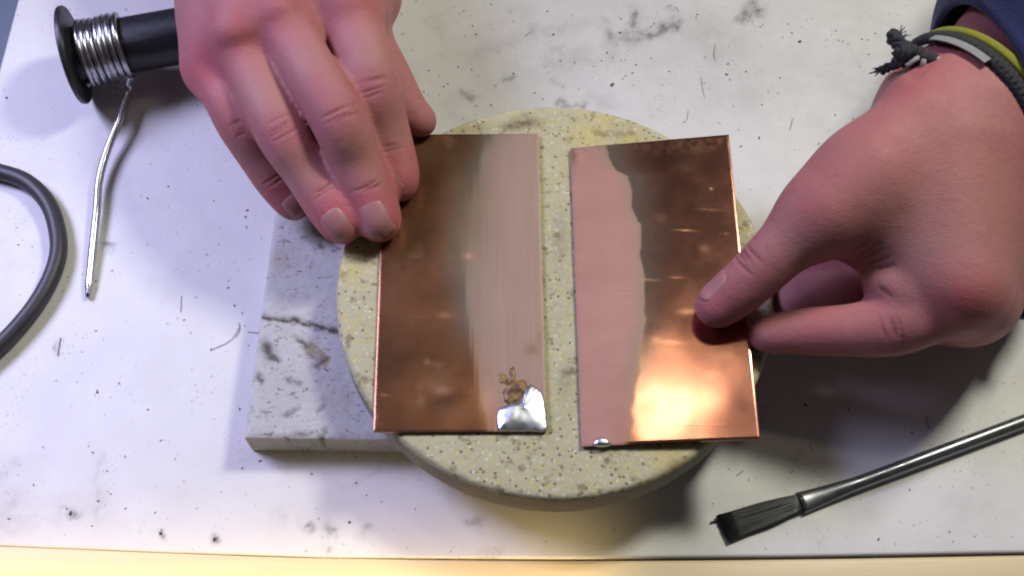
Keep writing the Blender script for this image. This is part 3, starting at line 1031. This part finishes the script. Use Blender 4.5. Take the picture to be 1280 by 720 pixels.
def surface_nets(Fv, lo, h):
    ins = Fv < 0
    s = ins.shape
    cnt = np.zeros((s[0] - 1, s[1] - 1, s[2] - 1), np.int8)
    for dx in (0, 1):
        for dy in (0, 1):
            for dz in (0, 1):
                cnt += ins[dx:s[0] - 1 + dx, dy:s[1] - 1 + dy, dz:s[2] - 1 + dz]
    act = (cnt > 0) & (cnt < 8)
    cells = np.argwhere(act)
    vid = np.full(act.shape, -1, np.int64); vid[act] = np.arange(len(cells))
    acc = np.zeros((len(cells), 3)); num = np.zeros(len(cells))
    corners = [(dx, dy, dz) for dx in (0, 1) for dy in (0, 1) for dz in (0, 1)]
    for a in corners:
        for k in range(3):
            if a[k]: continue
            b = list(a); b[k] = 1
            fa = Fv[cells[:, 0] + a[0], cells[:, 1] + a[1], cells[:, 2] + a[2]].astype(float)
            fb = Fv[cells[:, 0] + b[0], cells[:, 1] + b[1], cells[:, 2] + b[2]].astype(float)
            c = (fa < 0) != (fb < 0)
            t = np.where(c, fa / np.where(c, fa - fb, 1), 0)
            p = np.tile(np.array(a, float), (len(cells), 1)); p[:, k] += t
            acc[c] += p[c]; num[c] += 1
    V = lo + (cells + acc / num[:, None]) * h
    quads = []
    for k in range(3):
        sl0 = [slice(None)] * 3; sl1 = [slice(None)] * 3
        sl0[k] = slice(0, -1); sl1[k] = slice(1, None)
        A = ins[tuple(sl0)]; B = ins[tuple(sl1)]
        for flip, mask in ((False, A & ~B), (True, ~A & B)):
            e = np.argwhere(mask)
            u, v = (k + 1) % 3, (k + 2) % 3
            ok = (e[:, u] > 0) & (e[:, v] > 0) & (e[:, u] < s[u] - 1) & (e[:, v] < s[v] - 1)
            e = e[ok]

            def cell(du, dv):
                c = e.copy(); c[:, u] += du; c[:, v] += dv
                return vid[c[:, 0], c[:, 1], c[:, 2]]
            q = np.stack([cell(-1, -1), cell(0, -1), cell(0, 0), cell(-1, 0)], 1)
            quads.append(q[:, ::-1] if flip else q)
    Q = np.vstack(quads)
    return V, Q[(Q >= 0).all(1)]


def subdivide(V, Q):
    e = np.stack([Q, np.roll(Q, -1, 1)], -1).reshape(-1, 2)
    es = np.sort(e, 1)
    key = es[:, 0] * len(V) + es[:, 1]
    uk, inv = np.unique(key, return_inverse=True)
    ua, ub = uk // len(V), uk % len(V)
    nV = len(V)
    mid = (V[ua] + V[ub]) / 2
    cen = V[Q].mean(1)
    ei = nV + inv.reshape(-1, 4)
    ci = nV + len(mid) + np.arange(len(Q))
    out = []
    for k in range(4):
        out.append(np.stack([Q[:, k], ei[:, k], ci, ei[:, (k - 1) % 4]], 1))
    return np.vstack([V, mid, cen]), np.vstack(out)


def chain(pts, n=5):
    """pts: (px, py, z, r) in pixels/mm -> capsules through a smooth path."""
    w = np.array([[*P(x, y, z / 1000), r / 1000] for x, y, z, r in pts])
    c = catmull(w, n)
    return [(c[i, :3], c[i + 1, :3], c[i, 3], c[i + 1, 3]) for i in range(len(c) - 1)]


def W(x, y, z):
    return P(x, y, z / 1000)


def skin_mat(name):
    m = Mat(name)
    red, pale, crease = m.attr('skin')
    base = m.mix(m.noise(90, 5, .6), (.38, .143, .148), (.47, .20, .20))
    base = m.mix(m.math('MULTIPLY', m.ramp(m.noise(42, 5, .65), .42, .68), .6), base, (.42, .135, .145))
    base = m.mix(m.math('MULTIPLY', m.ramp(m.noise(420, 3, .6), .58, .72), .3), base, (.20, .09, .08))
    base = m.mix(red, base, (.46, .10, .12))
    base = m.mix(pale, base, (.46, .25, .215))
    base = m.mix(crease, base, (.13, .045, .04))
    m.set(Base_Color=base, Roughness=m.ramp(m.noise(160, 4), .3, .7, .50, .68))
    m.b.inputs['Subsurface Weight'].default_value = .07
    m.b.inputs['Subsurface Radius'].default_value = (1.0, .35, .2)
    m.b.inputs['Subsurface Scale'].default_value = .002
    m.b.inputs['Specular IOR Level'].default_value = .3
    v = m.voro(1500, 'DISTANCE_TO_EDGE')
    h = m.math('ADD', m.math('MULTIPLY', m.ramp(v, 0, .25), .5), m.noise(700, 4, .65))
    h = m.math('ADD', h, m.math('MULTIPLY', m.noise(190, 5, .65), 3.2))
    m.bump(h, .30, .0004)
    return m.m


SKIN = skin_mat('skin')
m = Mat('fingernail')
m.set(Base_Color=m.mix(m.noise(160, 3), (.37, .155, .155), (.44, .20, .195)), Roughness=.45)
m.b.inputs['Subsurface Weight'].default_value = .1
m.b.inputs['Subsurface Scale'].default_value = .001
NAIL = m.m


def finish_hand(hand, name, lo, hi, h, reds, pales, label):
    V, Q = hand.mesh(lo, hi, h)
    N = mesh_normals(V, Q)
    dt = hand.detail(V)
    V = V + N * dt[:, None]
    me = mesh_np(V, Q, name)
    red = np.zeros(len(V)); pal = np.zeros(len(V))
    n3 = fbm(V[:, 0] * 90 + V[:, 2] * 70, V[:, 1] * 90 - V[:, 2] * 50, 17)
    for c, r, s in reds:
        red = np.maximum(red, s * np.exp(-(np.linalg.norm(V - c, axis=1) / r) ** 2) * (.25 + 1.25 * n3))
    for c, r, s in pales:
        pal = np.maximum(pal, s * np.exp(-(np.linalg.norm(V - c, axis=1) / r) ** 2) * (.5 + n3))
    cre = np.clip(-dt / .0005, 0, 1) * .45
    set_attr(me, 'skin', np.clip(np.stack([red, pal, cre], 1), 0, 1))
    root = link(name, me, SKIN)
    tag(root, label, 'hand')
    return root


def nail(hand, root, tip, direc, upv, width, length, caps, lift=.00022):
    """A curved nail plate laid on the fingertip's surface."""
    direc = np.asarray(direc) / np.linalg.norm(direc)
    upv = np.asarray(upv) - direc * (np.asarray(upv) @ direc); upv /= np.linalg.norm(upv)
    side = np.cross(direc, upv)
    nu, nv = 17, 21
    V = []
    for j in range(nv):
        v = j / (nv - 1)
        # rounded at both ends
        wv = math.sqrt(max(0, 1 - (abs(2 * v - 1)) ** 4.0)) ** .8
        for i in range(nu):
            u = 2 * i / (nu - 1) - 1
            bow = (1 - u * u) * (.10 if v > .5 else -.06) * abs(2 * v - 1)
            p = tip + direc * ((v - .5 + bow * .5) * length) + side * (u * width / 2 * max(wv, .02)) + upv * .016
            V.append((p, u, v))
    pts = np.array([p for p, _, _ in V])
    for _ in range(60):
        d = hand.sdf_all(pts, [], [(caps, 0)])
        pts = pts - upv * np.clip(d * .7, -.0005, .004)[:, None]
    ln = []
    for (p0, u, v), p in zip(V, pts):
        e = max(abs(u), abs(2 * v - 1)) ** 5
        ln.append(p + upv * (lift * (1 - e) - .0004 * e * (1 if v < .8 else .3)))
    Fc = [(j * nu + i, j * nu + i + 1, (j + 1) * nu + i + 1, (j + 1) * nu + i) for j in range(nv - 1) for i in range(nu - 1)]
    me = mesh_of(ln, Fc, 'fingernail')
    o = link('fingernail', me, NAIL)
    o.parent = root
    md = o.modifiers.new('wall', 'SOLIDIFY'); md.thickness = .0003; md.offset = -1
    return o


def wrinkles(hand, c, direc, up, rad, width, k, depth=.00028, spread=.0013, seed=0):
    """Short transverse skin folds over a joint."""
    r = random.Random(seed)
    direc = np.asarray(direc, float); direc /= np.linalg.norm(direc)
    up = np.asarray(up, float); up = up - direc * (up @ direc); up /= np.linalg.norm(up)
    side = np.cross(direc, up)
    for i in range(k):
        off = (i - (k - 1) / 2) * spread + r.uniform(-.3, .3) * spread
        w = width * r.uniform(.55, 1.0)
        sh = r.uniform(-.2, .2) * width
        prev = None
        bend = r.uniform(-.0007, .0007)
        for q in range(7):
            t = q / 6 - .5
            x = sh + t * w
            ang = x / rad
            pt = c + side * (rad * math.sin(ang)) + up * (rad * math.cos(ang)) + direc * (off + bend * (1 - 4 * t * t))
            # drop to the surface
            for _ in range(12):
                dd = hand.sdf(pt[None])[0]
                nrm = pt - c; nrm = nrm - direc * (nrm @ direc); nrm /= np.linalg.norm(nrm) + 1e-9
                pt = pt - nrm * dd * .8
            if prev is not None and max(np.linalg.norm(pt - c), np.linalg.norm(prev - c)) < rad * 1.22:
                hand.grooves.append((prev, pt, .00055, -depth * (1 - abs(2 * t)) ** .35 * r.uniform(.7, 1.1)))
            prev = pt


# ---------------------------------------------------------------- hand pressing the left plate
LH = Hand()
LH.pk = .012
wrist = (300, -190, 70)
kn = {'index': (437, 14, 68), 'middle': (350, 20, 71), 'ring': (292, 48, 67), 'pinky': (264, 84, 58)}
for nm, r in (('index', 11.5), ('middle', 11.5), ('ring', 11), ('pinky', 8.6)):
    a = W(wrist[0] + {'index': 45, 'middle': 12, 'ring': -14, 'pinky': -36}[nm], wrist[1], wrist[2] - (8 if nm == 'pinky' else 0))
    LH.palm.append((a, W(*kn[nm][:2], kn[nm][2] - r), .015, r / 1000))
LH.palm.append((W(430, 0, 48), W(285, 30, 42), .012, .012))
LH.palm.append((W(wrist[0] + 30, wrist[1], 52), W(450, -10, 44), .018, .014))
LH.palm.append((W(wrist[0], wrist[1], 58), W(310, -640, 66), .024, .031))
LH.palm.append((W(wrist[0] + 25, wrist[1], 60), W(350, -640, 64), .022, .028))
for q0, q1 in (((350, 14, 72), (330, -120, 78)), ((292, 40, 68), (308, -120, 75)), ((437, 6, 69), (352, -120, 77))):
    LH.palm.append((W(*q0), W(*q1), .0032, .0030))
fing = {
    'pinky': [(263, 86, 50, 8.2), (284, 124, 51, 7.3), (303, 160, 47, 7.2), (324, 196, 39, 6.3), (342, 222, 33, 6.3), (357, 243, 28.5, 5.6), (369, 257, 26, 5.0)],
    'ring': [(292, 50, 57, 9.5), (325, 110, 58, 8.3), (354, 168, 54, 8.4), (382, 212, 47, 7.3), (404, 245, 42.5, 7.3), (418, 266, 40.5, 6.9), (428, 282, 39, 6.1)],
    'middle': [(350, 22, 62, 9.8), (386, 86, 65, 8.6), (424, 150, 61, 8.9), (443, 198, 51, 7.8), (458, 234, 45, 7.7), (468, 260, 41.5, 7.3), (475, 278, 40, 6.5)],
    'index': [(437, 14, 59, 9.8), (452, 62, 61, 9.0), (467, 112, 57, 8.9), (479, 156, 48, 7.8), (487, 188, 42.5, 7.6), (494, 212, 40, 7.1), (498, 229, 39.3, 6.2)],
    'thumb': [(425, 0, 42, 12), (458, 55, 42, 10), (486, 98, 40.5, 8.4), (511, 138, 38.5, 6.6), (528, 153, 38, 5.2)],
}
for nm, pts in fing.items():
    thin = [(x, y, z, r * (.995 if nm != 'thumb' else .92)) for x, y, z, r in pts]
    LH.fingers.append((chain(thin), .008))
for pth in ([(322, 55, 54, 4.5), (390, 160, 49, 4.5), (424, 226, 40, 4), (446, 264, 35, 3)], [(395, 22, 56, 4.5), (446, 130, 50, 4.5), (470, 190, 40, 4)], [(280, 76, 48, 4.5), (322, 148, 44, 4), (358, 214, 35, 3.5)]):
    LH.fingers.append((chain(pth), .004))      # flesh closing the gaps between the fingers
upz = np.array([0, 0, 1.0])
for nm, js in (('middle', (2, 4)), ('ring', (2, 4)), ('index', (2, 4)), ('pinky', (2, 4))):
    pts = fing[nm]
    for q, j in enumerate(js):
        c = W(*pts[j][:3]); dr = W(*pts[j + 1][:3]) - W(*pts[j - 1][:3])
        wrinkles(LH, c, dr, upz + np.array([0, -.25, 0]), pts[j][3] / 1000, pts[j][3] / 1000 * 1.5, 4 if q == 0 else 2, .00017 if q == 0 else .00020, .0016, j * 7 + len(nm))
reds = []
for nm, pts in fing.items():
    if nm == 'thumb':
        continue
    reds.append((W(pts[0][0], pts[0][1], pts[0][2] + pts[0][3]), .012, .85))
    reds.append((W(pts[2][0], pts[2][1], pts[2][2] + pts[2][3]), .008, .5))
    reds.append((W(pts[5][0], pts[5][1], pts[5][2] + 4), .011, 1.0))
reds.append((W(475, 120, 66), .006, .4))
pales = [(W(pts[3][0], pts[3][1], pts[3][2] + 6), .012, .4) for nm, pts in fing.items() if nm != 'thumb'] + [(W(fing[n][1][0], fing[n][1][1], 66), .013, .5) for n in ('middle', 'ring', 'index')]
lh = finish_hand(LH, 'hand', (-.175, -.012, .012), (.005, .28, .112), .0009, reds, pales, 'bare hand with fingers pressed flat on the left copper plate')
for nm, w_, l_, lean, sft in (('index', .0092, .0104, (-.55, -.5), .4), ('middle', .0108, .0118, (.0, -.75), .4), ('ring', .0100, .0110, (-.08, -.75), .4), ('pinky', .0072, .0085, (-.1, -.35), .3)):
    pts = fing[nm]
    a, b = W(*pts[-2][:3]), W(*pts[-1][:3])
    nail(LH, lh, a + (b - a) * 1.0, b - a, np.array([lean[0], lean[1], 1.0]), w_, l_, LH.fingers[list(fing).index(nm)][0])


# ---------------------------------------------------------------- hand gripping the right plate
RH = Hand()
RH.pk = .016


def cap(h, a, b):
    h.palm.append((W(*a[:3]), W(*b[:3]), a[3] / 1000, b[3] / 1000))


cap(RH, (1194, 124, 62, 18), (1282, 45, 64, 16.5))          # wrist, radial side
cap(RH, (1235, 150, 44, 22), (1325, 50, 48, 20))
cap(RH, (1282, 45, 64, 16.5), (1560, -260, 78, 33))         # forearm
cap(RH, (1325, 50, 48, 20), (1600, -230, 62, 32))
cap(RH, (1172, 165, 64, 17), (1085, 228, 66, 13))          # thumb metacarpal
cap(RH, (1085, 228, 66, 13), (1030, 268, 62, 11))
cap(RH, (1190, 150, 62, 18), (1128, 275, 56, 12))          # flesh between thumb and finger
cap(RH, (1125, 255, 56, 13), (1105, 296, 54, 8))
cap(RH, (1205, 160, 60, 18), (1180, 340, 53, 13))
cap(RH, (1220, 160, 54, 19), (1200, 360, 53, 11.5))          # index metacarpal
cap(RH, (1228, 180, 42, 18), (1214, 374, 38, 11.5))
cap(RH, (1228, 200, 30, 17), (1216, 376, 24, 10.5))
cap(RH, (1215, 210, 32, 16), (1195, 350, 28, 14))
cap(RH, (1032, 262, 71, 3), (1150, 138, 79, 3))          # thumb tendon
cap(RH, (1200, 352, 63, 4), (1192, 180, 77, 3))
rf = {
    'thumb': [(1072, 236, 66, 12.5), (1024, 270, 64, 11.0), (986, 303, 60, 8.7), (951, 337, 54, 7.8), (925, 361, 49, 7.2), (905, 377, 45, 6.5), (893, 385, 43.6, 5.7)],
    'index': [(1200, 365, 53, 11.5), (1152, 391, 51, 9.8), (1112, 407, 47, 9.0), (1062, 413, 43.5, 7.5), (1018, 414, 40.5, 6.9), (980, 416, 38.5, 5.9), (954, 419, 37.5, 4.9)],
    'fold': [(1105, 352, 52, 7.0), (1135, 362, 54, 8.5), (1180, 368, 55, 10)],
    'middle': [(1216, 378, 38, 11), (1172, 390, 28, 10), (1120, 388, 25, 9.2), (1060, 374, 24, 8.8), (1015, 371, 24, 8.0), (990, 378, 24, 6.8)],
    'ring': [(1218, 382, 24, 10), (1178, 384, 16, 9), (1130, 358, 18, 8.6), (1060, 336, 18, 8.2), (1015, 334, 18, 7.6), (998, 340, 18, 6.8)],
    'pinky': [(1214, 376, 16, 9.5), (1190, 382, 11, 8), (1165, 372, 9.5, 7.2)],
}
for nm, k in (('thumb', .010), ('index', .006), ('fold', .004), ('middle', .005), ('ring', .004), ('pinky', .004)):
    RH.fingers.append((chain(rf[nm]), k))
# knuckle lumps
for (x, y, z, r) in ((1200, 363, 58, 10.5), (1220, 380, 44, 9.5)):
    RH.fingers.append(([(W(x, y, z), W(x + 2, y, z), r / 1000, r / 1000)], .008))
# web creases fanning from the crook
for a, b in (((1098, 288, 64), (1056, 316, 58)), ((1104, 300, 63), (1060, 322, 57)), ((1112, 314, 62), (1070, 328, 56)), ((1122, 328, 61), (1080, 336, 55)), ((1072, 276, 66), (1050, 304, 64)), ((1090, 360, 60), (1126, 376, 58))):
    p, q = W(*a), W(*b)
    prev = None
    for t in np.linspace(0, 1, 6):
        pt = p + (q - p) * t
        for _ in range(15):
            pt = pt - RH.grad(pt[None])[0] * RH.sdf(pt[None])[0]
        if prev is not None:
            RH.grooves.append((prev, pt, .0007, -.00030 * math.sin(math.pi * min(1, t + .15))))
        prev = pt
for nm, j, k, n_, dp in (('thumb', 3, 1.6, 4, .0003), ('index', 2, 1.3, 4, .0002)):
    c = W(*rf[nm][j][:3]); dr = W(*rf[nm][j + 1][:3]) - W(*rf[nm][j - 1][:3])
    up_ = upz + (np.array([-.5, .5, 0]) if nm == 'thumb' else np.array([.2, -.3, 0]))
    wrinkles(RH, c, dr, up_, rf[nm][j][3] / 1000, rf[nm][j][3] / 1000 * k, n_, dp, .0015, j)
reds = [(W(1010, 262, 74), .0035, 1.0), (W(1200, 368, 66), .011, 1.0), (W(1060, 250, 76), .014, .45), (W(1135, 200, 82), .02, .35), (W(1150, 95, 86), .014, .55), (W(1228, 385, 52), .010, .7),
        (W(900, 375, 52), .010, .35), (W(1110, 390, 58), .012, .35), (W(1020, 410, 48), .012, .35), (W(950, 335, 62), .01, .3)]
pales = [(W(1140, 290, 70), .025, .5), (W(1190, 240, 78), .025, .4), (W(985, 300, 70), .012, .35)]
rh = finish_hand(RH, 'hand', (.05, -.05, .0005), (.275, .24, .125), .0012, reds, pales, 'bare hand pinching the right copper plate between finger and thumb, bracelets on wrist')
a, b = W(*rf['thumb'][-2][:3]), W(*rf['thumb'][-1][:3])
nail(RH, rh, W(907, 372, 46), W(893, 385, 43.6) - W(925, 361, 49), np.array([-.75, .55, .8]), .0100, .0120, RH.fingers[0][0])


# ---------------------------------------------------------------- bracelets and sleeve
def wrist_loop(hand, centre, axis, tilt_pts, off):
    """Closed loop hugging the arm: rays from the axis in a plane, met with the skin."""
    axis = axis / np.linalg.norm(axis)
    s = np.cross(axis, upz); s /= np.linalg.norm(s); u = np.cross(s, axis)
    pts = []
    for k in range(tilt_pts):
        a = 2 * math.pi * k / tilt_pts
        dv = math.cos(a) * s + math.sin(a) * u
        pts.append(centre + dv * .06)
    pts = np.array(pts)
    dirs = (centre - pts); dirs /= np.linalg.norm(dirs, axis=1)[:, None]
    for _ in range(50):
        pts = pts + dirs * (hand.sdf(pts) - off)[:, None] * .8
    return pts


def band(name, loop, axis, width, thick, mat, parent=None):
    """Flat strap along a closed loop."""
    axis = axis / np.linalg.norm(axis)
    n = len(loop); c = loop.mean(0)
    prof = [(-.5, 0), (-.5, .7), (-.35, 1), (.35, 1), (.5, .7), (.5, 0)]
    V = []; Fc = []
    for i in range(n):
        t = loop[(i + 1) % n] - loop[i - 1]; t /= np.linalg.norm(t)
        o = np.cross(t, axis); o /= np.linalg.norm(o)
        if o @ (loop[i] - c) < 0: o = -o
        ax = np.cross(o, t); ax *= np.sign(ax @ axis)
        for w, h in prof:
            V.append(loop[i] + ax * w * width + o * h * thick)
    k = len(prof)
    for i in range(n):
        for j in range(k):
            a = i * k + j; b = i * k + (j + 1) % k
            a2 = ((i + 1) % n) * k + j; b2 = ((i + 1) % n) * k + (j + 1) % k
            Fc.append((a, b, b2, a2))
    me = mesh_of(V, Fc, name)
    bm = bmesh.new(); bm.from_mesh(me); bmesh.ops.recalc_face_normals(bm, faces=bm.faces); bm.to_mesh(me); bm.free()
    return link(name, me, mat, parent)


ax1 = W(1238, 30, 62) - W(1192, 150, 62)
ax1 = ax1 / np.linalg.norm(ax1)
side1 = np.cross(ax1, upz)


def cloth(name, c0, c1, scale=(900, 900, 900), rough=.85):
    m = Mat(name)
    f = m.noise(1, 4, .6, m.map(scale))
    m.set(Base_Color=m.mix(f, c0, c1), Roughness=rough)
    m.bump(f, .5, .0005)
    return m.m


dark_band = cloth('black_weave', (.012, .013, .016), (.05, .05, .058))
c1 = W(1204, 148, 58)
axb = ax1 + side1 * .52; axb /= np.linalg.norm(axb)
loop1 = wrist_loop(RH, c1, axb, 140, .0003)
root1 = empty('woven_wristband', loop1.mean(0))
def braid(name, loop, axis, width, thick, r, mat, periods):
    n = len(loop); c = loop.mean(0); geo = []
    fine = np.array([np.interp(np.linspace(0, n, n * 3, endpoint=False), np.arange(n + 1), np.append(loop[:, k], loop[0, k])) for k in range(3)]).T
    m_ = len(fine)
    for q in range(3):
        path = []
        for i in range(m_ + 1):
            p = fine[i % m_]; t = fine[(i + 1) % m_] - fine[i - 1]; t /= np.linalg.norm(t)
            o = np.cross(t, axis); o /= np.linalg.norm(o)
            if o @ (p - c) < 0: o = -o
            a = np.cross(o, t); a = a * np.sign(a @ axis)
            ph = 2 * math.pi * (periods * i / m_ + q / 3)
            path.append(p + a * width * math.sin(ph) + o * (thick * (1 + .8 * math.cos(2 * ph))))
        geo.append(tube_geo(path, r, 8, False))
    V, Fc = join_geo(geo)
    return link(name, mesh_of(V, Fc, name), mat)


under(braid('strap', loop1, axb, .0018, .0007, .00115, dark_band, 30), root1)
loop2 = wrist_loop(RH, c1 + ax1 * .0062, axb + side1 * -.03, 140, .0003)
yellow = cloth('yellow_green_cord', (.15, .17, .010), (.30, .30, .03))
yb = band('cord_bracelet', loop2, axb, .0031, .0018, yellow)
tag(yb, 'yellow green cord bracelet on the wrist beside the dark woven wristband', 'bracelet')


def knotgeo(px, r):
    return catmull([W(*p) for p in px], 6), r


for path, r in (([(1152, 74, 78), (1138, 70, 81), (1128, 58, 82), (1116, 46, 80), (1122, 44, 79)], .0022), ([(1152, 76, 78), (1140, 64, 82), (1130, 66, 82), (1124, 70, 80)], .0026), ([(1150, 80, 78), (1132, 78, 80), (1115, 83, 77), (1101, 88, 73)], .0015)):
    p, rr = knotgeo(path, r)
    n = len(p)
    rad = rr * (1 + .18 * np.sin(np.arange(n) * 1.9)); rad[-1] *= .6
    geo = []
    tt = np.gradient(p, axis=0); tt /= np.linalg.norm(tt, axis=1)[:, None]
    sd = np.cross(tt, upz); sd /= np.linalg.norm(sd, axis=1)[:, None] + 1e-9
    uu = np.cross(sd, tt)
    for q in range(3):
        an = np.arange(n) * .85 + q * 2.094
        geo.append(tube_geo(p + (np.cos(an)[:, None] * sd + np.sin(an)[:, None] * uu) * (rad * .55)[:, None], rad * .55, 7))
    for q in range(14):
        e0 = p[-2] + sd[-1] * rr * rnd.uniform(-.6, .6)
        e1 = p[-1] + tt[-1] * rnd.uniform(.001, .004) + sd[-1] * rr * rnd.uniform(-1.4, 1.4) + uu[-1] * rr * rnd.uniform(-1, 1)
        geo.append(tube_geo(np.array([e0, (e0 + e1) / 2 + sd[-1] * .0004, e1]), .00018, 4))
    V, Fc = join_geo(geo)
    under(link('loose_end', mesh_of(V, Fc, 'loose_end'), dark_band), root1)
grey_thread = cloth('pale_thread', (.30, .29, .31), (.50, .49, .50))
for px in ([(1132, 82, 80), (1145, 74, 82), (1154, 70, 82)], [(1153, 88, 79), (1154, 80, 82), (1155, 74, 83)], [(1166, 76, 82), (1172, 74, 83), (1180, 76, 83)]):
    under(tube('thread_wrap', catmull([W(*p) for p in px], 5), .0009, grey_thread, None, 8), root1)
kn_ = tube('knot', catmull([W(1146, 78, 78), W(1155, 72, 82), W(1165, 74, 82), W(1172, 80, 79)], 6), [.0022] * 19, dark_band, None, 10)
under(kn_, root1)


def arc_between(loop, pa, pb):
    px, py = I(loop)
    vis = loop[:, 2] > loop[:, 2].mean()
    da = np.hypot(px - pa[0], py - pa[1]) + ~vis * 999; db = np.hypot(px - pb[0], py - pb[1]) + ~vis * 999
    i, j = int(da.argmin()), int(db.argmin())
    n = len(loop)
    f = [(i + k) % n for k in range((j - i) % n + 1)]; g = [(i - k) % n for k in range((i - j) % n + 1)]
    return f if len(f) < len(g) else g


# woven label sewn along the wrist side of the strap
loop3 = wrist_loop(RH, c1 - ax1 * .0037, axb, 240, .0016)
arc = arc_between(loop3, (1166, 84), (1214, 101))
A = loop3[arc]
V = []; Fc = []
for i, p in enumerate(A):
    nrm = RH.grad(p[None])[0]
    t = A[min(i + 1, len(A) - 1)] - A[max(i - 1, 0)]; t /= np.linalg.norm(t)
    w = np.cross(nrm, t); w /= np.linalg.norm(w)
    for s_, h_ in ((-.5, 0), (-.5, .0004), (.5, .0004), (.5, 0)):
        V.append(p + w * s_ * .0030 + nrm * h_)
for i in range(len(A) - 1):
    for j in range(4):
        a_ = i * 4 + j; b_ = i * 4 + (j + 1) % 4
        Fc.append((a_, b_, b_ + 4, a_ + 4))
Fc += [(0, 1, 2, 3), tuple(len(V) - 4 + k for k in (3, 2, 1, 0))]
me = mesh_of(V, Fc, 'woven_label')
under(link('woven_label', me, cloth('label_white', (.10, .10, .11), (.46, .44, .45), (1900, 1900, 1900)), smooth=False), root1)
tag(root1, 'dark woven wristband with knotted loose ends and a pale label', 'wristband')

# sleeve: navy cuff round the forearm
navy = Mat('navy_fleece')
f = navy.noise(1, 5, .7, navy.map((700, 700, 700)))
navy.set(Base_Color=navy.mix(f, (.004, .007, .055), (.010, .015, .12)), Roughness=.9)
navy.b.inputs['Sheen Weight'].default_value = .25
navy.bump(f, .6, .0008)
axs = W(1560, -230, 70) - W(1290, 55, 58)
Ls = np.linalg.norm(axs); axs = axs / Ls
rows = []
for i in range(34):
    t = i / 33
    ce = W(1240, 165, 57) + axs * (t * Ls * .95)
    tilt = (axb + side1 * .56) * (1 - t) ** 3 + axs * (1 - (1 - t) ** 3)
    lp = wrist_loop(RH, ce, tilt, 96, .0035 + .006 * sstep(0, .12, t) + .004 * t)
    an = np.linspace(0, 2 * math.pi, 96, endpoint=False)
    lp = lp + (lp - ce) * (.05 * np.sin(an * 3 + t * 9) * sstep(0, .15, t) + .03 * math.sin(t * 34) * sstep(.05, .2, t))[:, None] * .6
    rows.append(lp)
V = np.vstack(rows); Fc = []
for i in range(33):
    for k in range(96):
        a_ = i * 96 + k; b_ = i * 96 + (k + 1) % 96
        Fc.append((a_, b_, b_ + 96, a_ + 96))
sl = link('sleeve', mesh_of(V, Fc, 'sleeve'), navy.m)
md = sl.modifiers.new('wall', 'SOLIDIFY'); md.thickness = .0022; md.offset = 0
sl.parent = rh
sl['label'] = 'navy blue fleece cuff'
